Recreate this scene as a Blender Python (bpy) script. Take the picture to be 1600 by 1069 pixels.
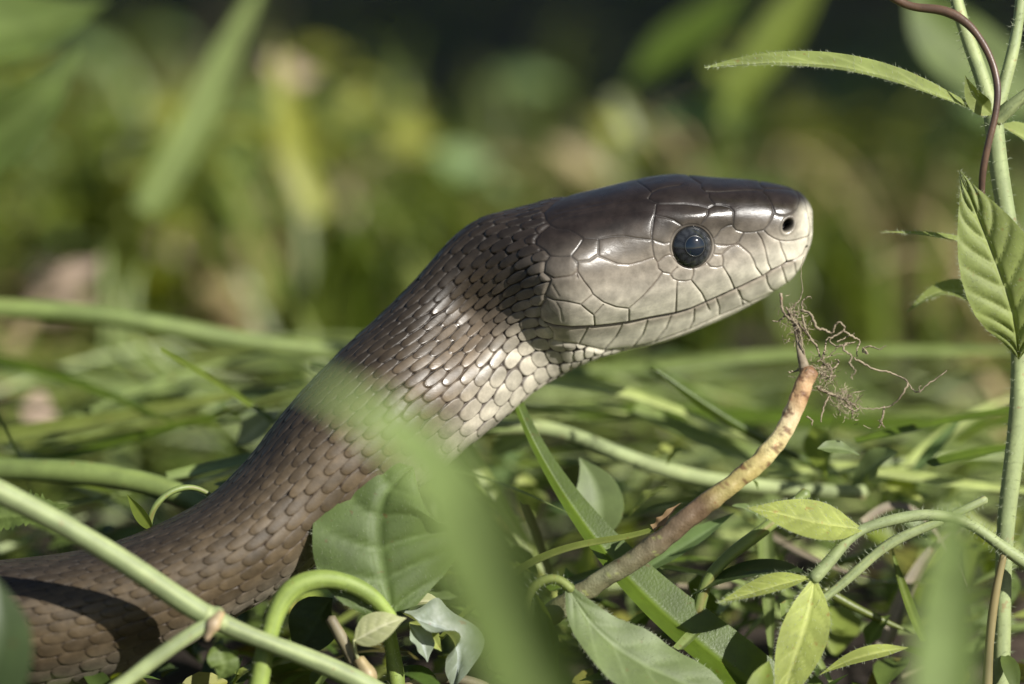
import bpy, math, random
import numpy as np
from mathutils import Vector

rng = np.random.default_rng(7)
scene = bpy.context.scene
for o in list(bpy.data.objects):
    bpy.data.objects.remove(o)

# ---------------------------------------------------------------- camera, sky, sun, exposure
S = 1.0 / 6000.0                      # metres per photograph pixel in the plane of focus
PITCH = math.radians(12.0)
LENS = 150.0
DIST = (1600 * S) / (36.0 / LENS)     # camera to plane of focus
FOCUS = np.array([0.0, 0.0, 0.0971])
FWD = np.array([0.0, math.cos(PITCH), -math.sin(PITCH)])
RIGHT = np.array([1.0, 0.0, 0.0])
UPV = np.array([0.0, math.sin(PITCH), math.cos(PITCH)])
CAM = FOCUS - DIST * FWD

cam_data = bpy.data.cameras.new('camera')
cam = bpy.data.objects.new('camera', cam_data)
scene.collection.objects.link(cam)
cam.location = CAM
cam.rotation_euler = (math.pi / 2 - PITCH, 0, 0)
cam_data.lens = LENS
cam_data.sensor_width = 36.0
cam_data.clip_start = 0.01
cam_data.clip_end = 500
cam_data.dof.use_dof = True
cam_data.dof.focus_distance = DIST + 0.0015
cam_data.dof.aperture_fstop = 3.7
scene.camera = cam

SUN_AZ = math.radians(50)             # to the right of the camera's side
SUN_EL = math.radians(34)
TO_SUN = np.array([math.sin(SUN_AZ) * math.cos(SUN_EL), -math.cos(SUN_AZ) * math.cos(SUN_EL), math.sin(SUN_EL)])
sun_data = bpy.data.lights.new('sun', 'SUN')
sun_data.energy = 5.0
sun_data.angle = math.radians(0.5)
sun_data.color = (1.0, 0.965, 0.90)
sun = bpy.data.objects.new('sun', sun_data)
scene.collection.objects.link(sun)
sun.rotation_euler = Vector(TO_SUN).to_track_quat('Z', 'Y').to_euler()
sun.location = (3, -3, 4)

world = bpy.data.worlds.new('World')
scene.world = world
world.use_nodes = True
wn = world.node_tree.nodes
wl = world.node_tree.links
sky = wn.new('ShaderNodeTexSky')
sky.sky_type = 'NISHITA'
sky.sun_disc = False
sky.sun_elevation = SUN_EL
sky.sun_rotation = math.atan2(TO_SUN[0], TO_SUN[1])
wn['Background'].inputs['Strength'].default_value = 0.05
wl.new(sky.outputs['Color'], wn['Background'].inputs['Color'])

scene.view_settings.view_transform = 'Standard'
scene.view_settings.look = 'None'
scene.view_settings.exposure = 0.46
scene.view_settings.gamma = 1.0
scene.view_settings.use_curve_mapping = False
scene.cycles.use_denoising = True
scene.cycles.max_bounces = 8
scene.cycles.transparent_max_bounces = 8
scene.cycles.caustics_reflective = False
scene.cycles.caustics_refractive = False

# ---------------------------------------------------------------- helpers
def P(u, v, w=0.0):
    """A point u across, v down (photograph pixels) at w pixel lengths beyond the plane of focus -> world metres."""
    u = np.asarray(u, float); v = np.asarray(v, float); w = np.asarray(w, float)
    d = DIST + w * S
    k = d / DIST
    return (CAM + d[..., None] * FWD + ((u - 800) * S * k)[..., None] * RIGHT + ((534.5 - v) * S * k)[..., None] * UPV)

def PT(pts):
    a = np.array(pts, float)
    return P(a[:, 0], a[:, 1], a[:, 2])

def camvec(r, u, t):
    """A direction: r right, u up, t toward the camera."""
    x = r * RIGHT + u * UPV - t * FWD
    return x / np.linalg.norm(x)

def cspline(x, Y, xq):
    """Natural cubic spline through rows of Y."""
    x = np.asarray(x, float); Y = np.asarray(Y, float)
    if Y.ndim == 1:
        return cspline(x, Y[:, None], xq)[:, 0]
    n = len(x)
    if n == 2:
        t = ((xq - x[0]) / (x[1] - x[0]))[:, None]
        return Y[0] * (1 - t) + Y[1] * t
    h = np.diff(x)
    A = np.zeros((n, n)); B = np.zeros((n, Y.shape[1]))
    A[0, 0] = A[-1, -1] = 1
    for i in range(1, n - 1):
        A[i, i - 1] = h[i - 1]; A[i, i] = 2 * (h[i - 1] + h[i]); A[i, i + 1] = h[i]
        B[i] = 3 * ((Y[i + 1] - Y[i]) / h[i] - (Y[i] - Y[i - 1]) / h[i - 1])
    c = np.linalg.solve(A, B)
    b = (Y[1:] - Y[:-1]) / h[:, None] - h[:, None] * (2 * c[:-1] + c[1:]) / 3
    d = (c[1:] - c[:-1]) / (3 * h[:, None])
    i = np.clip(np.searchsorted(x, xq) - 1, 0, n - 2)
    t = (xq - x[i])[:, None]
    return Y[i] + b[i] * t + c[i] * t ** 2 + d[i] * t ** 3

def smooth_path(W, n):
    """n points along a spline through the world points W, and t in 0..1."""
    W = np.asarray(W, float)
    s = np.concatenate([[0], np.cumsum(np.linalg.norm(np.diff(W, axis=0), axis=1))])
    t = np.linspace(0, 1, n)
    return cspline(s, W, t * s[-1]), t

def norm(a):
    return a / np.maximum(np.linalg.norm(a, axis=-1, keepdims=True), 1e-12)

def sstep(a, b, x):
    t = np.clip((x - a) / (b - a), 0, 1)
    return t * t * (3 - 2 * t)

def make_mesh(name, V, F, cols=None, smooth=True, mats=None):
    V = np.ascontiguousarray(V, np.float32); F = np.ascontiguousarray(F, np.int32)
    k = F.shape[1]
    me = bpy.data.meshes.new(name)
    me.vertices.add(len(V)); me.vertices.foreach_set('co', V.ravel())
    me.loops.add(F.size); me.loops.foreach_set('vertex_index', F.ravel())
    me.polygons.add(len(F))
    me.polygons.foreach_set('loop_start', np.arange(0, F.size, k, dtype=np.int32))
    me.polygons.foreach_set('loop_total', np.full(len(F), k, np.int32))
    me.polygons.foreach_set('use_smooth', np.full(len(F), smooth))
    me.update(calc_edges=True)
    if cols is None:
        cols = np.ones((len(V), 3), np.float32)
    if cols is not None:
        at = me.attributes.new('Col', 'FLOAT_COLOR', 'POINT')
        c = np.ones((len(V), 4), np.float32); c[:, :cols.shape[1]] = cols
        at.data.foreach_set('color', c.ravel())
    return me

def link(name, me, mat=None, parent=None, loc=None):
    o = bpy.data.objects.new(name, me)
    scene.collection.objects.link(o)
    if mat is not None:
        me.materials.clear(); me.materials.append(mat)
    if parent is not None:
        o.parent = parent
    if loc is not None:
        o.location = loc
    return o

def obj(name, V, F, mat, parent=None, cols=None, smooth=True):
    """A mesh object from world points; its origin sits at its base (or at its parent's)."""
    V = np.asarray(V)
    top = parent
    while top is not None and 'org' not in top:
        top = top.parent
    org = np.array(top['org']) if top is not None else np.array([V[:, 0].mean(), V[:, 1].mean(), V[:, 2].min()])
    o = link(name, make_mesh(name, V - org, F, cols, smooth), mat, parent)
    if parent is None:
        o.location = org
        o['org'] = [float(x) for x in org]
    return o

def tag(o, label=None, cat=None, group=None, kind=None):
    if label: o['label'] = label
    if cat: o['category'] = cat
    if group: o['group'] = group
    if kind: o['kind'] = kind
    return o

def thing(name, loc, label, cat, group=None):
    o = bpy.data.objects.new(name, None)
    o.empty_display_size = 0.01
    scene.collection.objects.link(o)
    o.location = loc
    o['org'] = [float(x) for x in loc]
    return tag(o, label, cat, group)

def grid_faces(n, m, wrap=False, off=0):
    i = np.arange(n - 1)[:, None]; j = np.arange(m if wrap else m - 1)[None, :]
    a = i * m + j; b = i * m + (j + 1) % m
    return (np.stack([a, b, b + m, a + m], -1).reshape(-1, 4) + off).astype(np.int32)

def frames(C):
    """Tangent, side and normal along a path, without twist."""
    T = norm(np.gradient(C, axis=0))
    ref = np.array([0, 0, 1.0]) if abs(T[0][2]) < .9 else np.array([0, 1.0, 0])
    N = np.zeros_like(T)
    n0 = ref - T[0] * ref.dot(T[0]); N[0] = n0 / np.linalg.norm(n0)
    for i in range(1, len(T)):
        x = N[i - 1] - T[i] * N[i - 1].dot(T[i]); N[i] = x / np.linalg.norm(x)
    return T, np.cross(T, N), N

def tube_geo(W, radii, n=24, k=10, bump=0.0, seed=0):
    """A tapered tube through world points, radii in pixels; closed ends."""
    C, t = smooth_path(W, n)
    r = np.interp(t, np.linspace(0, 1, len(radii)), radii) * S
    T, B, N = frames(C)
    a = np.linspace(0, 2 * np.pi, k, endpoint=False)
    gr = np.random.default_rng(seed + n * 3 + 1)
    r = r * (1 + np.interp(t, np.linspace(0, 1, 9), gr.normal(size=9)) * .045)
    rr = r[:, None] * np.ones(k)
    if bump:
        g = np.random.default_rng(seed)
        z = g.normal(size=(n, k))
        for _ in range(2):
            z = (z + np.roll(z, 1, 1) + np.roll(z, -1, 1)) / 3
            z[1:-1] = (z[:-2] + z[1:-1] + z[2:]) / 3
        rr = rr * (1 + bump * z)
    gs = np.random.default_rng(seed + k * 7 + n)
    rib = gs.normal(size=k); rib = rib - rib.mean()
    rr = rr * (1 + .022 * rib[None, :])
    V = C[:, None, :] + rr[..., None] * (np.cos(a)[None, :, None] * N[:, None, :] + np.sin(a)[None, :, None] * B[:, None, :])
    F = grid_faces(n, k, True)
    V = np.concatenate([V.reshape(-1, 3), [C[0] - T[0] * r[0] * .5, C[-1] + T[-1] * r[-1] * .6]])
    j = np.arange(k)
    c0 = np.stack([(j + 1) % k, j, np.full(k, n * k), np.full(k, n * k)], 1)
    c1 = np.stack([j + (n - 1) * k, (j + 1) % k + (n - 1) * k, np.full(k, n * k + 1), np.full(k, n * k + 1)], 1)
    tt = np.concatenate([np.repeat(t, k), [0, 1]])
    # end caps as narrow quads: split the hub into two verts
    V = np.concatenate([V, V[-2:-1] + T[0] * 1e-6, V[-1:] + T[-1] * 1e-6])
    c0[:, 3] = n * k + 2; c1[:, 3] = n * k + 3
    tt = np.concatenate([tt, [0, 1]])
    return V, np.concatenate([F, c0, c1]), tt, C

def streaks(n, k, seed=0):
    """Lengthwise streaks and blotches of a stem's skin, as a colour multiplier."""
    g = np.random.default_rng(seed + 31)
    z = g.normal(size=(n, k))
    for _ in range(4):
        z[1:-1] = (z[:-2] + z[1:-1] + z[2:]) / 3
    z = z * .16 + g.normal(size=k)[None] * .10 + np.interp(np.arange(n), np.linspace(0, n, 7), g.normal(size=7))[:, None] * .07
    c = np.clip(1 + z, .6, 1.4).reshape(-1)
    c = np.concatenate([c, np.ones(4)])
    w = 1 + .12 * np.concatenate([z.reshape(-1), np.zeros(4)])
    sc = sstep(.30, .42, np.concatenate([z.reshape(-1), np.zeros(4)]))       # brownish scuffs
    return np.stack([c * w * (1 - .25 * sc), c * (1 - .5 * sc), c / w * (1 - .5 * sc)], 1)

def tube(name, pts, radii, mat, parent=None, n=24, k=10, colf=None, bump=0.0, seed=0, world_pts=False):
    V, F, t, C = tube_geo(pts if world_pts else PT(pts), radii, n, k, bump, seed)
    return obj(name, V, F, mat, parent, cols=streaks(n, k, seed) if colf is None else colf(t, V))

def leaf_geo(W, hl, hr, facing, nu=24, nv=9, fold=0.25, cup=0.0, vein=0.0, nveins=7, vslope=0.55, wave=0.0, serr=0.0, seed=0, twist=0.0):
    """A blade along world points W; half widths hl, hr in pixels sampled along it; facing is its upper side.
    Returns verts, faces and a colour multiplier that lightens the ribs."""
    g = np.random.default_rng(seed)
    C, t = smooth_path(W, nu)
    T = norm(np.gradient(C, axis=0))
    f = np.asarray(facing, float)
    if f.ndim == 1:
        f = np.repeat(f[None], nu, 0)
    else:
        f = np.stack([np.interp(t, np.linspace(0, 1, len(f)), f[:, i]) for i in range(3)], 1)
    Nn = norm(f - T * (f * T).sum(1, keepdims=True))
    B = np.cross(T, Nn)
    if twist:
        a = (twist * t)[:, None]
        Nn, B = Nn * np.cos(a) + B * np.sin(a), B * np.cos(a) - Nn * np.sin(a)
    y = np.linspace(-1, 1, nv)
    y = np.sign(y) * np.abs(y) ** 0.9
    L = np.interp(t, np.linspace(0, 1, len(hl)), hl) * S
    R = np.interp(t, np.linspace(0, 1, len(hr)), hr) * S
    if serr:
        z = 1 + serr * (np.abs(((t * 14) % 1) - .5) * 2 - .5)
        L = L * z; R = R * z
    h = np.where(y[None, :] < 0, L[:, None], R[:, None])
    lat = y[None, :] * h
    ay = np.abs(y)[None, :]
    up = ay * h * fold - cup * h * ay ** 2
    ph = g.uniform(0, 6.28)
    up = up + wave * h * ay ** 2 * np.sin(t[:, None] * 17 + ph + 1.3 * np.sign(y)[None, :])
    ribs = np.exp(-(ay / 0.055) ** 2) * np.ones_like(t)[:, None]
    if vein > 0:
        q = (t[:, None] * nveins - ay * vslope * 2) % 1.0
        lv = np.exp(-((np.minimum(q, 1 - q)) / 0.07) ** 2) * (1 - ay ** 3) * .75
        rv = np.maximum(ribs, lv)
        up = up - vein * h.max() * (rv - .3) + vein * .9 * h.max() * np.sin(np.pi * q) * (1 - ay ** 2) * (1 - ribs)
        ribs = rv
    V = C[:, None, :] + lat[..., None] * B[:, None, :] + up[..., None] * Nn[:, None, :]
    c = 1 + 0.45 * ribs + 0.10 * (ay > .93)
    cols = np.stack([c * (1 + .05 * ribs), c, c * (1 + .25 * ribs)], -1)
    return V.reshape(-1, 3), grid_faces(nu, nv), cols.reshape(-1, 3), (C, T, Nn, B, V)

OVATE = [0.02, .35, .72, .93, 1, .97, .86, .68, .45, .2, 0.01]
LANCE = [0.10, .45, .75, .93, 1, .96, .85, .68, .47, .24, 0.01]
GRASS = [.8, .95, 1, 1, .97, .9, .8, .65, .45, .22, .01]
def prof(p, w): return [x * w for x in p]

def leaf(name, pts, w, mat, facing, parent=None, profile=OVATE, wr=None, world_pts=False, **k):
    V, F, c, info = leaf_geo(pts if world_pts else PT(pts), prof(profile, w), prof(profile, w if wr is None else wr), facing, **k)
    o = obj(name, V, F, mat, parent, cols=c)
    return o, info

def hairs(name, bases, dirs, length, mat, parent, seed=0, width=0.42):
    """Fine plant hairs: a sliver of two faces each."""
    g = np.random.default_rng(seed)
    n = len(bases)
    d = norm(dirs + g.normal(scale=.35, size=(n, 3)))
    ln = (length * g.uniform(.5, 1.3, n) * S)[:, None]
    side = norm(np.cross(d, FWD + g.normal(scale=.2, size=(n, 3)))) * width * S * .5
    bend = norm(g.normal(size=(n, 3))) * ln * .15
    V = np.concatenate([bases - side, bases + side, bases + d * ln * .55 + side * .7 + bend, bases + d * ln * .55 - side * .7 + bend, bases + d * ln])
    i = np.arange(n)
    F = np.concatenate([np.stack([i, i + n, i + 2 * n, i + 3 * n], 1), np.stack([i + 3 * n, i + 2 * n, i + 4 * n, i + 4 * n], 1)])
    tri = np.concatenate([F[:n][:, [0, 1, 2]], F[:n][:, [0, 2, 3]], F[n:][:, [0, 1, 2]]])
    return tag(obj(name, V, tri, mat, parent, smooth=False), kind='stuff')

def leaf_hairs(info, parent, mat, n_edge, n_face, length, seed=0):
    C, T, Nn, B, V = info
    nv = V.shape[1]
    g = np.random.default_rng(seed)
    out = []; dr = []
    i = g.integers(1, len(C) - 1, n_edge); sgn = g.choice([-1, 1], n_edge)
    f = g.random(n_edge)[:, None]; j = np.where(sgn < 0, 0, nv - 1)
    out.append(V[i, j] * (1 - f) + V[i + 1, j] * f); dr.append(B[i] * sgn[:, None] + .4 * T[i])
    if n_face:
        i = g.integers(1, len(C) - 1, n_face); j = g.integers(0, nv - 1, n_face)
        f = g.random((n_face, 1))
        out.append(V[i, j] * (1 - f) + V[i, j + 1] * f); dr.append(Nn[i] + .8 * T[i])
    return hairs('hairs', np.concatenate(out), np.concatenate(dr), length, mat, parent, seed)

def stem_hairs(C, r, parent, mat, n, length, seed=0):
    g = np.random.default_rng(seed)
    T, B, N = frames(C)
    i = g.integers(0, len(C), n); a = g.uniform(0, 6.283, n)[:, None]
    d = np.cos(a) * N[i] + np.sin(a) * B[i]
    rr = np.interp(np.linspace(0, 1, len(C)), np.linspace(0, 1, len(r)), r)[i][:, None] * S
    return hairs('hairs', C[i] + d * rr * .95, d, length, mat, parent, seed)

# ---------------------------------------------------------------- materials
def new_mat(name):
    m = bpy.data.materials.new(name); m.use_nodes = True
    nt = m.node_tree
    for n in list(nt.nodes): nt.nodes.remove(n)
    return m, nt.nodes, nt.links

def mathn(N, L, op, a, b):
    n = N.new('ShaderNodeMath'); n.operation = op
    for i, x in enumerate((a, b)):
        if isinstance(x, (int, float)): n.inputs[i].default_value = x
        else: L.new(x, n.inputs[i])
    return n.outputs[0]

def plant_mat(name, col, col2=None, trans=0.35, rough=0.45, scale=110, attr=True, tcol=None, bump=0.15, spec=0.5):
    m, N, L = new_mat(name)
    out = N.new('ShaderNodeOutputMaterial')
    tc = N.new('ShaderNodeTexCoord')
    nz = N.new('ShaderNodeTexNoise'); nz.inputs['Scale'].default_value = scale; nz.inputs['Detail'].default_value = 10; nz.inputs['Roughness'].default_value = .62
    L.new(tc.outputs['Object'], nz.inputs['Vector'])
    ramp = N.new('ShaderNodeValToRGB')
    ramp.color_ramp.elements[0].position = .36; ramp.color_ramp.elements[1].position = .66
    c2 = col2 or tuple(x * .68 for x in col)
    ramp.color_ramp.elements[0].color = (*c2, 1); ramp.color_ramp.elements[1].color = (*col, 1)
    L.new(nz.outputs['Fac'], ramp.inputs['Fac'])
    base = ramp.outputs['Color']
    nf = N.new('ShaderNodeTexNoise'); nf.inputs['Scale'].default_value = 420; nf.inputs['Detail'].default_value = 4
    L.new(tc.outputs['Object'], nf.inputs['Vector'])
    fr = N.new('ShaderNodeMapRange'); fr.inputs['From Min'].default_value = .66; fr.inputs['From Max'].default_value = .73
    fr.inputs['To Max'].default_value = .75
    L.new(nf.outputs['Fac'], fr.inputs['Value'])
    fm = N.new('ShaderNodeMix'); fm.data_type = 'RGBA'
    L.new(fr.outputs['Result'], fm.inputs['Factor']); L.new(base, fm.inputs['A'])
    fm.inputs['B'].default_value = (col[0] * .75 + .02, col[1] * .5, col[2] * .5, 1)
    base = fm.outputs['Result']
    if attr:
        at = N.new('ShaderNodeAttribute'); at.attribute_name = 'Col'
        mx = N.new('ShaderNodeMix'); mx.data_type = 'RGBA'; mx.blend_type = 'MULTIPLY'; mx.inputs['Factor'].default_value = 1
        L.new(base, mx.inputs['A']); L.new(at.outputs['Color'], mx.inputs['B'])
        base = mx.outputs['Result']
    bs = N.new('ShaderNodeBsdfPrincipled')
    bs.inputs['Roughness'].default_value = rough
    bs.inputs['Specular IOR Level'].default_value = spec
    L.new(base, bs.inputs['Base Color'])
    if bump:
        n2 = N.new('ShaderNodeTexNoise'); n2.inputs['Scale'].default_value = 1500; n2.inputs['Detail'].default_value = 3
        L.new(tc.outputs['Object'], n2.inputs['Vector'])
        bp = N.new('ShaderNodeBump'); bp.inputs['Strength'].default_value = bump; bp.inputs['Distance'].default_value = 0.0004
        L.new(n2.outputs['Fac'], bp.inputs['Height']); L.new(bp.outputs['Normal'], bs.inputs['Normal'])
    if trans:
        tr = N.new('ShaderNodeBsdfTranslucent')
        tm = N.new('ShaderNodeMix'); tm.data_type = 'RGBA'; tm.blend_type = 'MULTIPLY'; tm.inputs['Factor'].default_value = 1
        tm.inputs['B'].default_value = (*(tcol or (1.7, 1.65, .5)), 1)
        L.new(base, tm.inputs['A']); L.new(tm.outputs['Result'], tr.inputs['Color'])
        ms = N.new('ShaderNodeMixShader'); ms.inputs['Fac'].default_value = trans
        L.new(bs.outputs[0], ms.inputs[1]); L.new(tr.outputs[0], ms.inputs[2])
        L.new(ms.outputs[0], out.inputs['Surface'])
    else:
        L.new(bs.outputs[0], out.inputs['Surface'])
    return m

M = {}
M['grass'] = plant_mat('grass_green', (0.127, 0.175, 0.021), trans=.3, rough=.4)
M['blade_dark'] = plant_mat('blade_deep_green', (0.085, 0.134, 0.012), trans=.25, rough=.38)
M['blade_olive'] = plant_mat('blade_olive', (0.178, 0.216, 0.045), trans=.25, rough=.4)
M['blade_grey'] = plant_mat('blade_grey_green', (0.228, 0.295, 0.087), trans=.25, rough=.45)
M['blade_pale'] = plant_mat('blade_pale', (0.446, 0.524, 0.174), trans=.25, rough=.4)
M['stem_pale'] = plant_mat('stem_pale_green', (0.340, 0.404, 0.180), trans=0, rough=.6)
M['stem_green'] = plant_mat('stem_green', (0.248, 0.332, 0.071), trans=0, rough=.6)
M['stem_dull'] = plant_mat('stem_dull_green', (0.185, 0.244, 0.069), trans=0, rough=.5)
M['leaf_mid'] = plant_mat('leaf_mid_green', (0.129, 0.185, 0.038), trans=.3, rough=.6)
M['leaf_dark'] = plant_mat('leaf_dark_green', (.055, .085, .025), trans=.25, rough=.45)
M['leaf_dull'] = plant_mat('leaf_dull_green', (0.165, 0.220, 0.076), trans=.25, rough=.55)
M['leaf_pale'] = plant_mat('leaf_pale_underside', (0.427, 0.490, 0.122), trans=.35, rough=.6, tcol=(1.2, 1.25, .5))
M['leaf_cream'] = plant_mat('leaf_cream', (.50, .52, .26), trans=.3, rough=.6, tcol=(1.1, 1.1, .6))
M['leaf_hairy'] = plant_mat('leaf_hairy_green', (.29, .35, .10), trans=.3, rough=.6)
M['leaf_blue'] = plant_mat('leaf_wilted_grey', (.28, .33, .24), trans=.2, rough=.5)
M['leaf_lime'] = plant_mat('leaf_lime', (0.337, 0.355, 0.048), trans=.35, rough=.5, bump=0)
M['leaf_bgreen'] = plant_mat('leaf_fresh_green', (0.189, 0.246, 0.033), trans=.35, rough=.5, bump=0)
M['leaf_grey'] = plant_mat('leaf_soft_grey', (0.193, 0.287, 0.095), trans=.25, rough=.5, bump=0)
M['dry'] = plant_mat('dry_leaf', (0.300, 0.203, 0.098), (.24, .15, .07), trans=.2, rough=.7, tcol=(1.2, 1, .6), bump=0)
M['dry_pink'] = plant_mat('dry_leaf_pinkish', (0.360, 0.285, 0.203), (.34, .25, .17), trans=.15, rough=.7, tcol=(1.2, 1, .7), bump=0)
M['straw'] = plant_mat('straw', (0.338, 0.285, 0.128), (.30, .24, .10), trans=.15, rough=.6, tcol=(1.2, 1, .6), bump=0)
M['tendril'] = plant_mat('tendril_brown', (.16, .095, .055), (.07, .045, .035), trans=0, rough=.4)
M['twig'] = plant_mat('twig_brown', (.22, .19, .11), (.13, .11, .07), trans=0, rough=.6)
M['node_pink'] = plant_mat('node_pinkish', (.45, .33, .22), (.30, .24, .12), trans=0, rough=.5)
M['blade_front'] = plant_mat('blade_front_green', (.225, .31, .095), trans=.3, rough=.55)
M['leaf_broad'] = plant_mat('leaf_broad_green', (.105, .155, .038), trans=.25, rough=.6)
M['hair'] = plant_mat('plant_hair', (.50, .55, .36), trans=.3, rough=.5, attr=False, bump=0, tcol=(1.1, 1.1, .9))
M['root'] = plant_mat('root_skin', (1, 1, 1), (.72, .66, .6), trans=0, rough=.55, scale=150, bump=.5)
M['rootlet'] = plant_mat('rootlet', (.36, .30, .20), (.17, .13, .085), trans=0, rough=.7, scale=400, attr=False)
M['bark'] = plant_mat('bark', (.10, .075, .055), trans=0, rough=.9, attr=False, scale=20)

def soil_mat():
    m, N, L = new_mat('soil')
    out = N.new('ShaderNodeOutputMaterial'); bs = N.new('ShaderNodeBsdfPrincipled')
    tc = N.new('ShaderNodeTexCoord')
    n1 = N.new('ShaderNodeTexNoise'); n1.inputs['Scale'].default_value = 14; n1.inputs['Detail'].default_value = 10
    L.new(tc.outputs['Object'], n1.inputs['Vector'])
    r = N.new('ShaderNodeValToRGB')
    r.color_ramp.elements[0].position = .35; r.color_ramp.elements[1].position = .7
    r.color_ramp.elements[0].color = (.022, .015, .010, 1); r.color_ramp.elements[1].color = (.075, .052, .036, 1)
    L.new(n1.outputs['Fac'], r.inputs['Fac']); L.new(r.outputs['Color'], bs.inputs['Base Color'])
    bs.inputs['Roughness'].default_value = .95
    n2 = N.new('ShaderNodeTexNoise'); n2.inputs['Scale'].default_value = 120; n2.inputs['Detail'].default_value = 8
    L.new(tc.outputs['Object'], n2.inputs['Vector'])
    bp = N.new('ShaderNodeBump'); bp.inputs['Strength'].default_value = .8; bp.inputs['Distance'].default_value = .004
    L.new(n2.outputs['Fac'], bp.inputs['Height']); L.new(bp.outputs['Normal'], bs.inputs['Normal'])
    L.new(bs.outputs[0], out.inputs['Surface'])
    return m
M['soil'] = soil_mat()

def snake_mat():
    m, N, L = new_mat('snake_scales')
    out = N.new('ShaderNodeOutputMaterial'); bs = N.new('ShaderNodeBsdfPrincipled')
    at = N.new('ShaderNodeAttribute'); at.attribute_name = 'Col'
    tc = N.new('ShaderNodeTexCoord')
    nz = N.new('ShaderNodeTexNoise'); nz.inputs['Scale'].default_value = 420; nz.inputs['Detail'].default_value = 9
    nz.inputs['Roughness'].default_value = .65
    L.new(tc.outputs['Object'], nz.inputs['Vector'])
    mr = N.new('ShaderNodeMapRange')
    mr.inputs['From Min'].default_value = .3; mr.inputs['From Max'].default_value = .7
    mr.inputs['To Min'].default_value = .74; mr.inputs['To Max'].default_value = 1.24
    L.new(nz.outputs['Fac'], mr.inputs['Value'])
    mx = N.new('ShaderNodeMix'); mx.data_type = 'RGBA'; mx.blend_type = 'MULTIPLY'; mx.inputs['Factor'].default_value = 1
    L.new(at.outputs['Color'], mx.inputs['A']); L.new(mr.outputs['Result'], mx.inputs['B'])
    L.new(mx.outputs['Result'], bs.inputs['Base Color'])
    # gloss: alpha of the pigment carries how polished the scale is
    n3 = N.new('ShaderNodeTexNoise'); n3.inputs['Scale'].default_value = 260; n3.inputs['Detail'].default_value = 5
    L.new(tc.outputs['Object'], n3.inputs['Vector'])
    m3 = N.new('ShaderNodeMapRange'); m3.inputs['To Min'].default_value = -.16; m3.inputs['To Max'].default_value = .24
    L.new(n3.outputs['Fac'], m3.inputs['Value'])
    L.new(mathn(N, L, 'ADD', at.outputs['Alpha'], m3.outputs['Result']), bs.inputs['Roughness'])
    bs.inputs['Specular IOR Level'].default_value = .5
    n2 = N.new('ShaderNodeTexNoise'); n2.inputs['Scale'].default_value = 1300; n2.inputs['Detail'].default_value = 8; n2.inputs['Roughness'].default_value = .7
    mp = N.new('ShaderNodeMapping'); mp.inputs['Scale'].default_value = (.45, 1, 1.25); mp.inputs['Rotation'].default_value = (0, -.25, 0)
    L.new(tc.outputs['Object'], mp.inputs['Vector']); L.new(mp.outputs['Vector'], n2.inputs['Vector'])
    bp = N.new('ShaderNodeBump'); bp.inputs['Strength'].default_value = .22; bp.inputs['Distance'].default_value = .00025
    L.new(n2.outputs['Fac'], bp.inputs['Height']); L.new(bp.outputs['Normal'], bs.inputs['Normal'])
    bs.inputs['Subsurface Weight'].default_value = 0.0
    L.new(bs.outputs[0], out.inputs['Surface'])
    return m
M['snake'] = snake_mat()

def gloss_mat(name, col, rough, coat=0.0, spec=.5, attr=False):
    m, N, L = new_mat(name)
    out = N.new('ShaderNodeOutputMaterial'); bs = N.new('ShaderNodeBsdfPrincipled')
    bs.inputs['Roughness'].default_value = rough
    bs.inputs['Specular IOR Level'].default_value = spec
    bs.inputs['Coat Weight'].default_value = coat; bs.inputs['Coat Roughness'].default_value = .02
    if attr:
        at = N.new('ShaderNodeAttribute'); at.attribute_name = 'Col'
        L.new(at.outputs['Color'], bs.inputs['Base Color'])
    else:
        bs.inputs['Base Color'].default_value = (*col, 1)
    L.new(bs.outputs[0], out.inputs['Surface'])
    return m
M['eye'] = gloss_mat('eye_iris', (.01, .012, .016), .10, .6, attr=True)
M['pupil'] = gloss_mat('eye_pupil', (.005, .010, .018), .04, 1.0)
M['iris_ring'] = gloss_mat('eye_ring', (.032, .034, .034), .25, .5)

# ---------------------------------------------------------------- ground
def build_ground():
    e = np.concatenate([[-80, -30, -10, -4], np.linspace(-2, 2, 161), [4, 10, 30, 80]])
    X, Y = np.meshgrid(e, e, indexing='ij')
    g = np.random.default_rng(3)
    Z = np.zeros_like(X)
    near = (np.abs(X) <= 2) & (np.abs(Y) <= 2)
    for k in range(26):
        f = g.uniform(2, 26); a = g.uniform(0, 6.28); p = g.uniform(0, 6.28)
        Z += np.sin((X * math.cos(a) + Y * math.sin(a)) * f + p) * .022 / f ** .8 * near
    Z -= .012
    V = np.stack([X, Y, Z], -1).reshape(-1, 3)
    o = link('ground', make_mesh('ground', V, grid_faces(len(e), len(e))), M['soil'])
    tag(o, 'dark brown soil under the grass and fallen leaves', 'ground', kind='structure')
build_ground()

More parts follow.
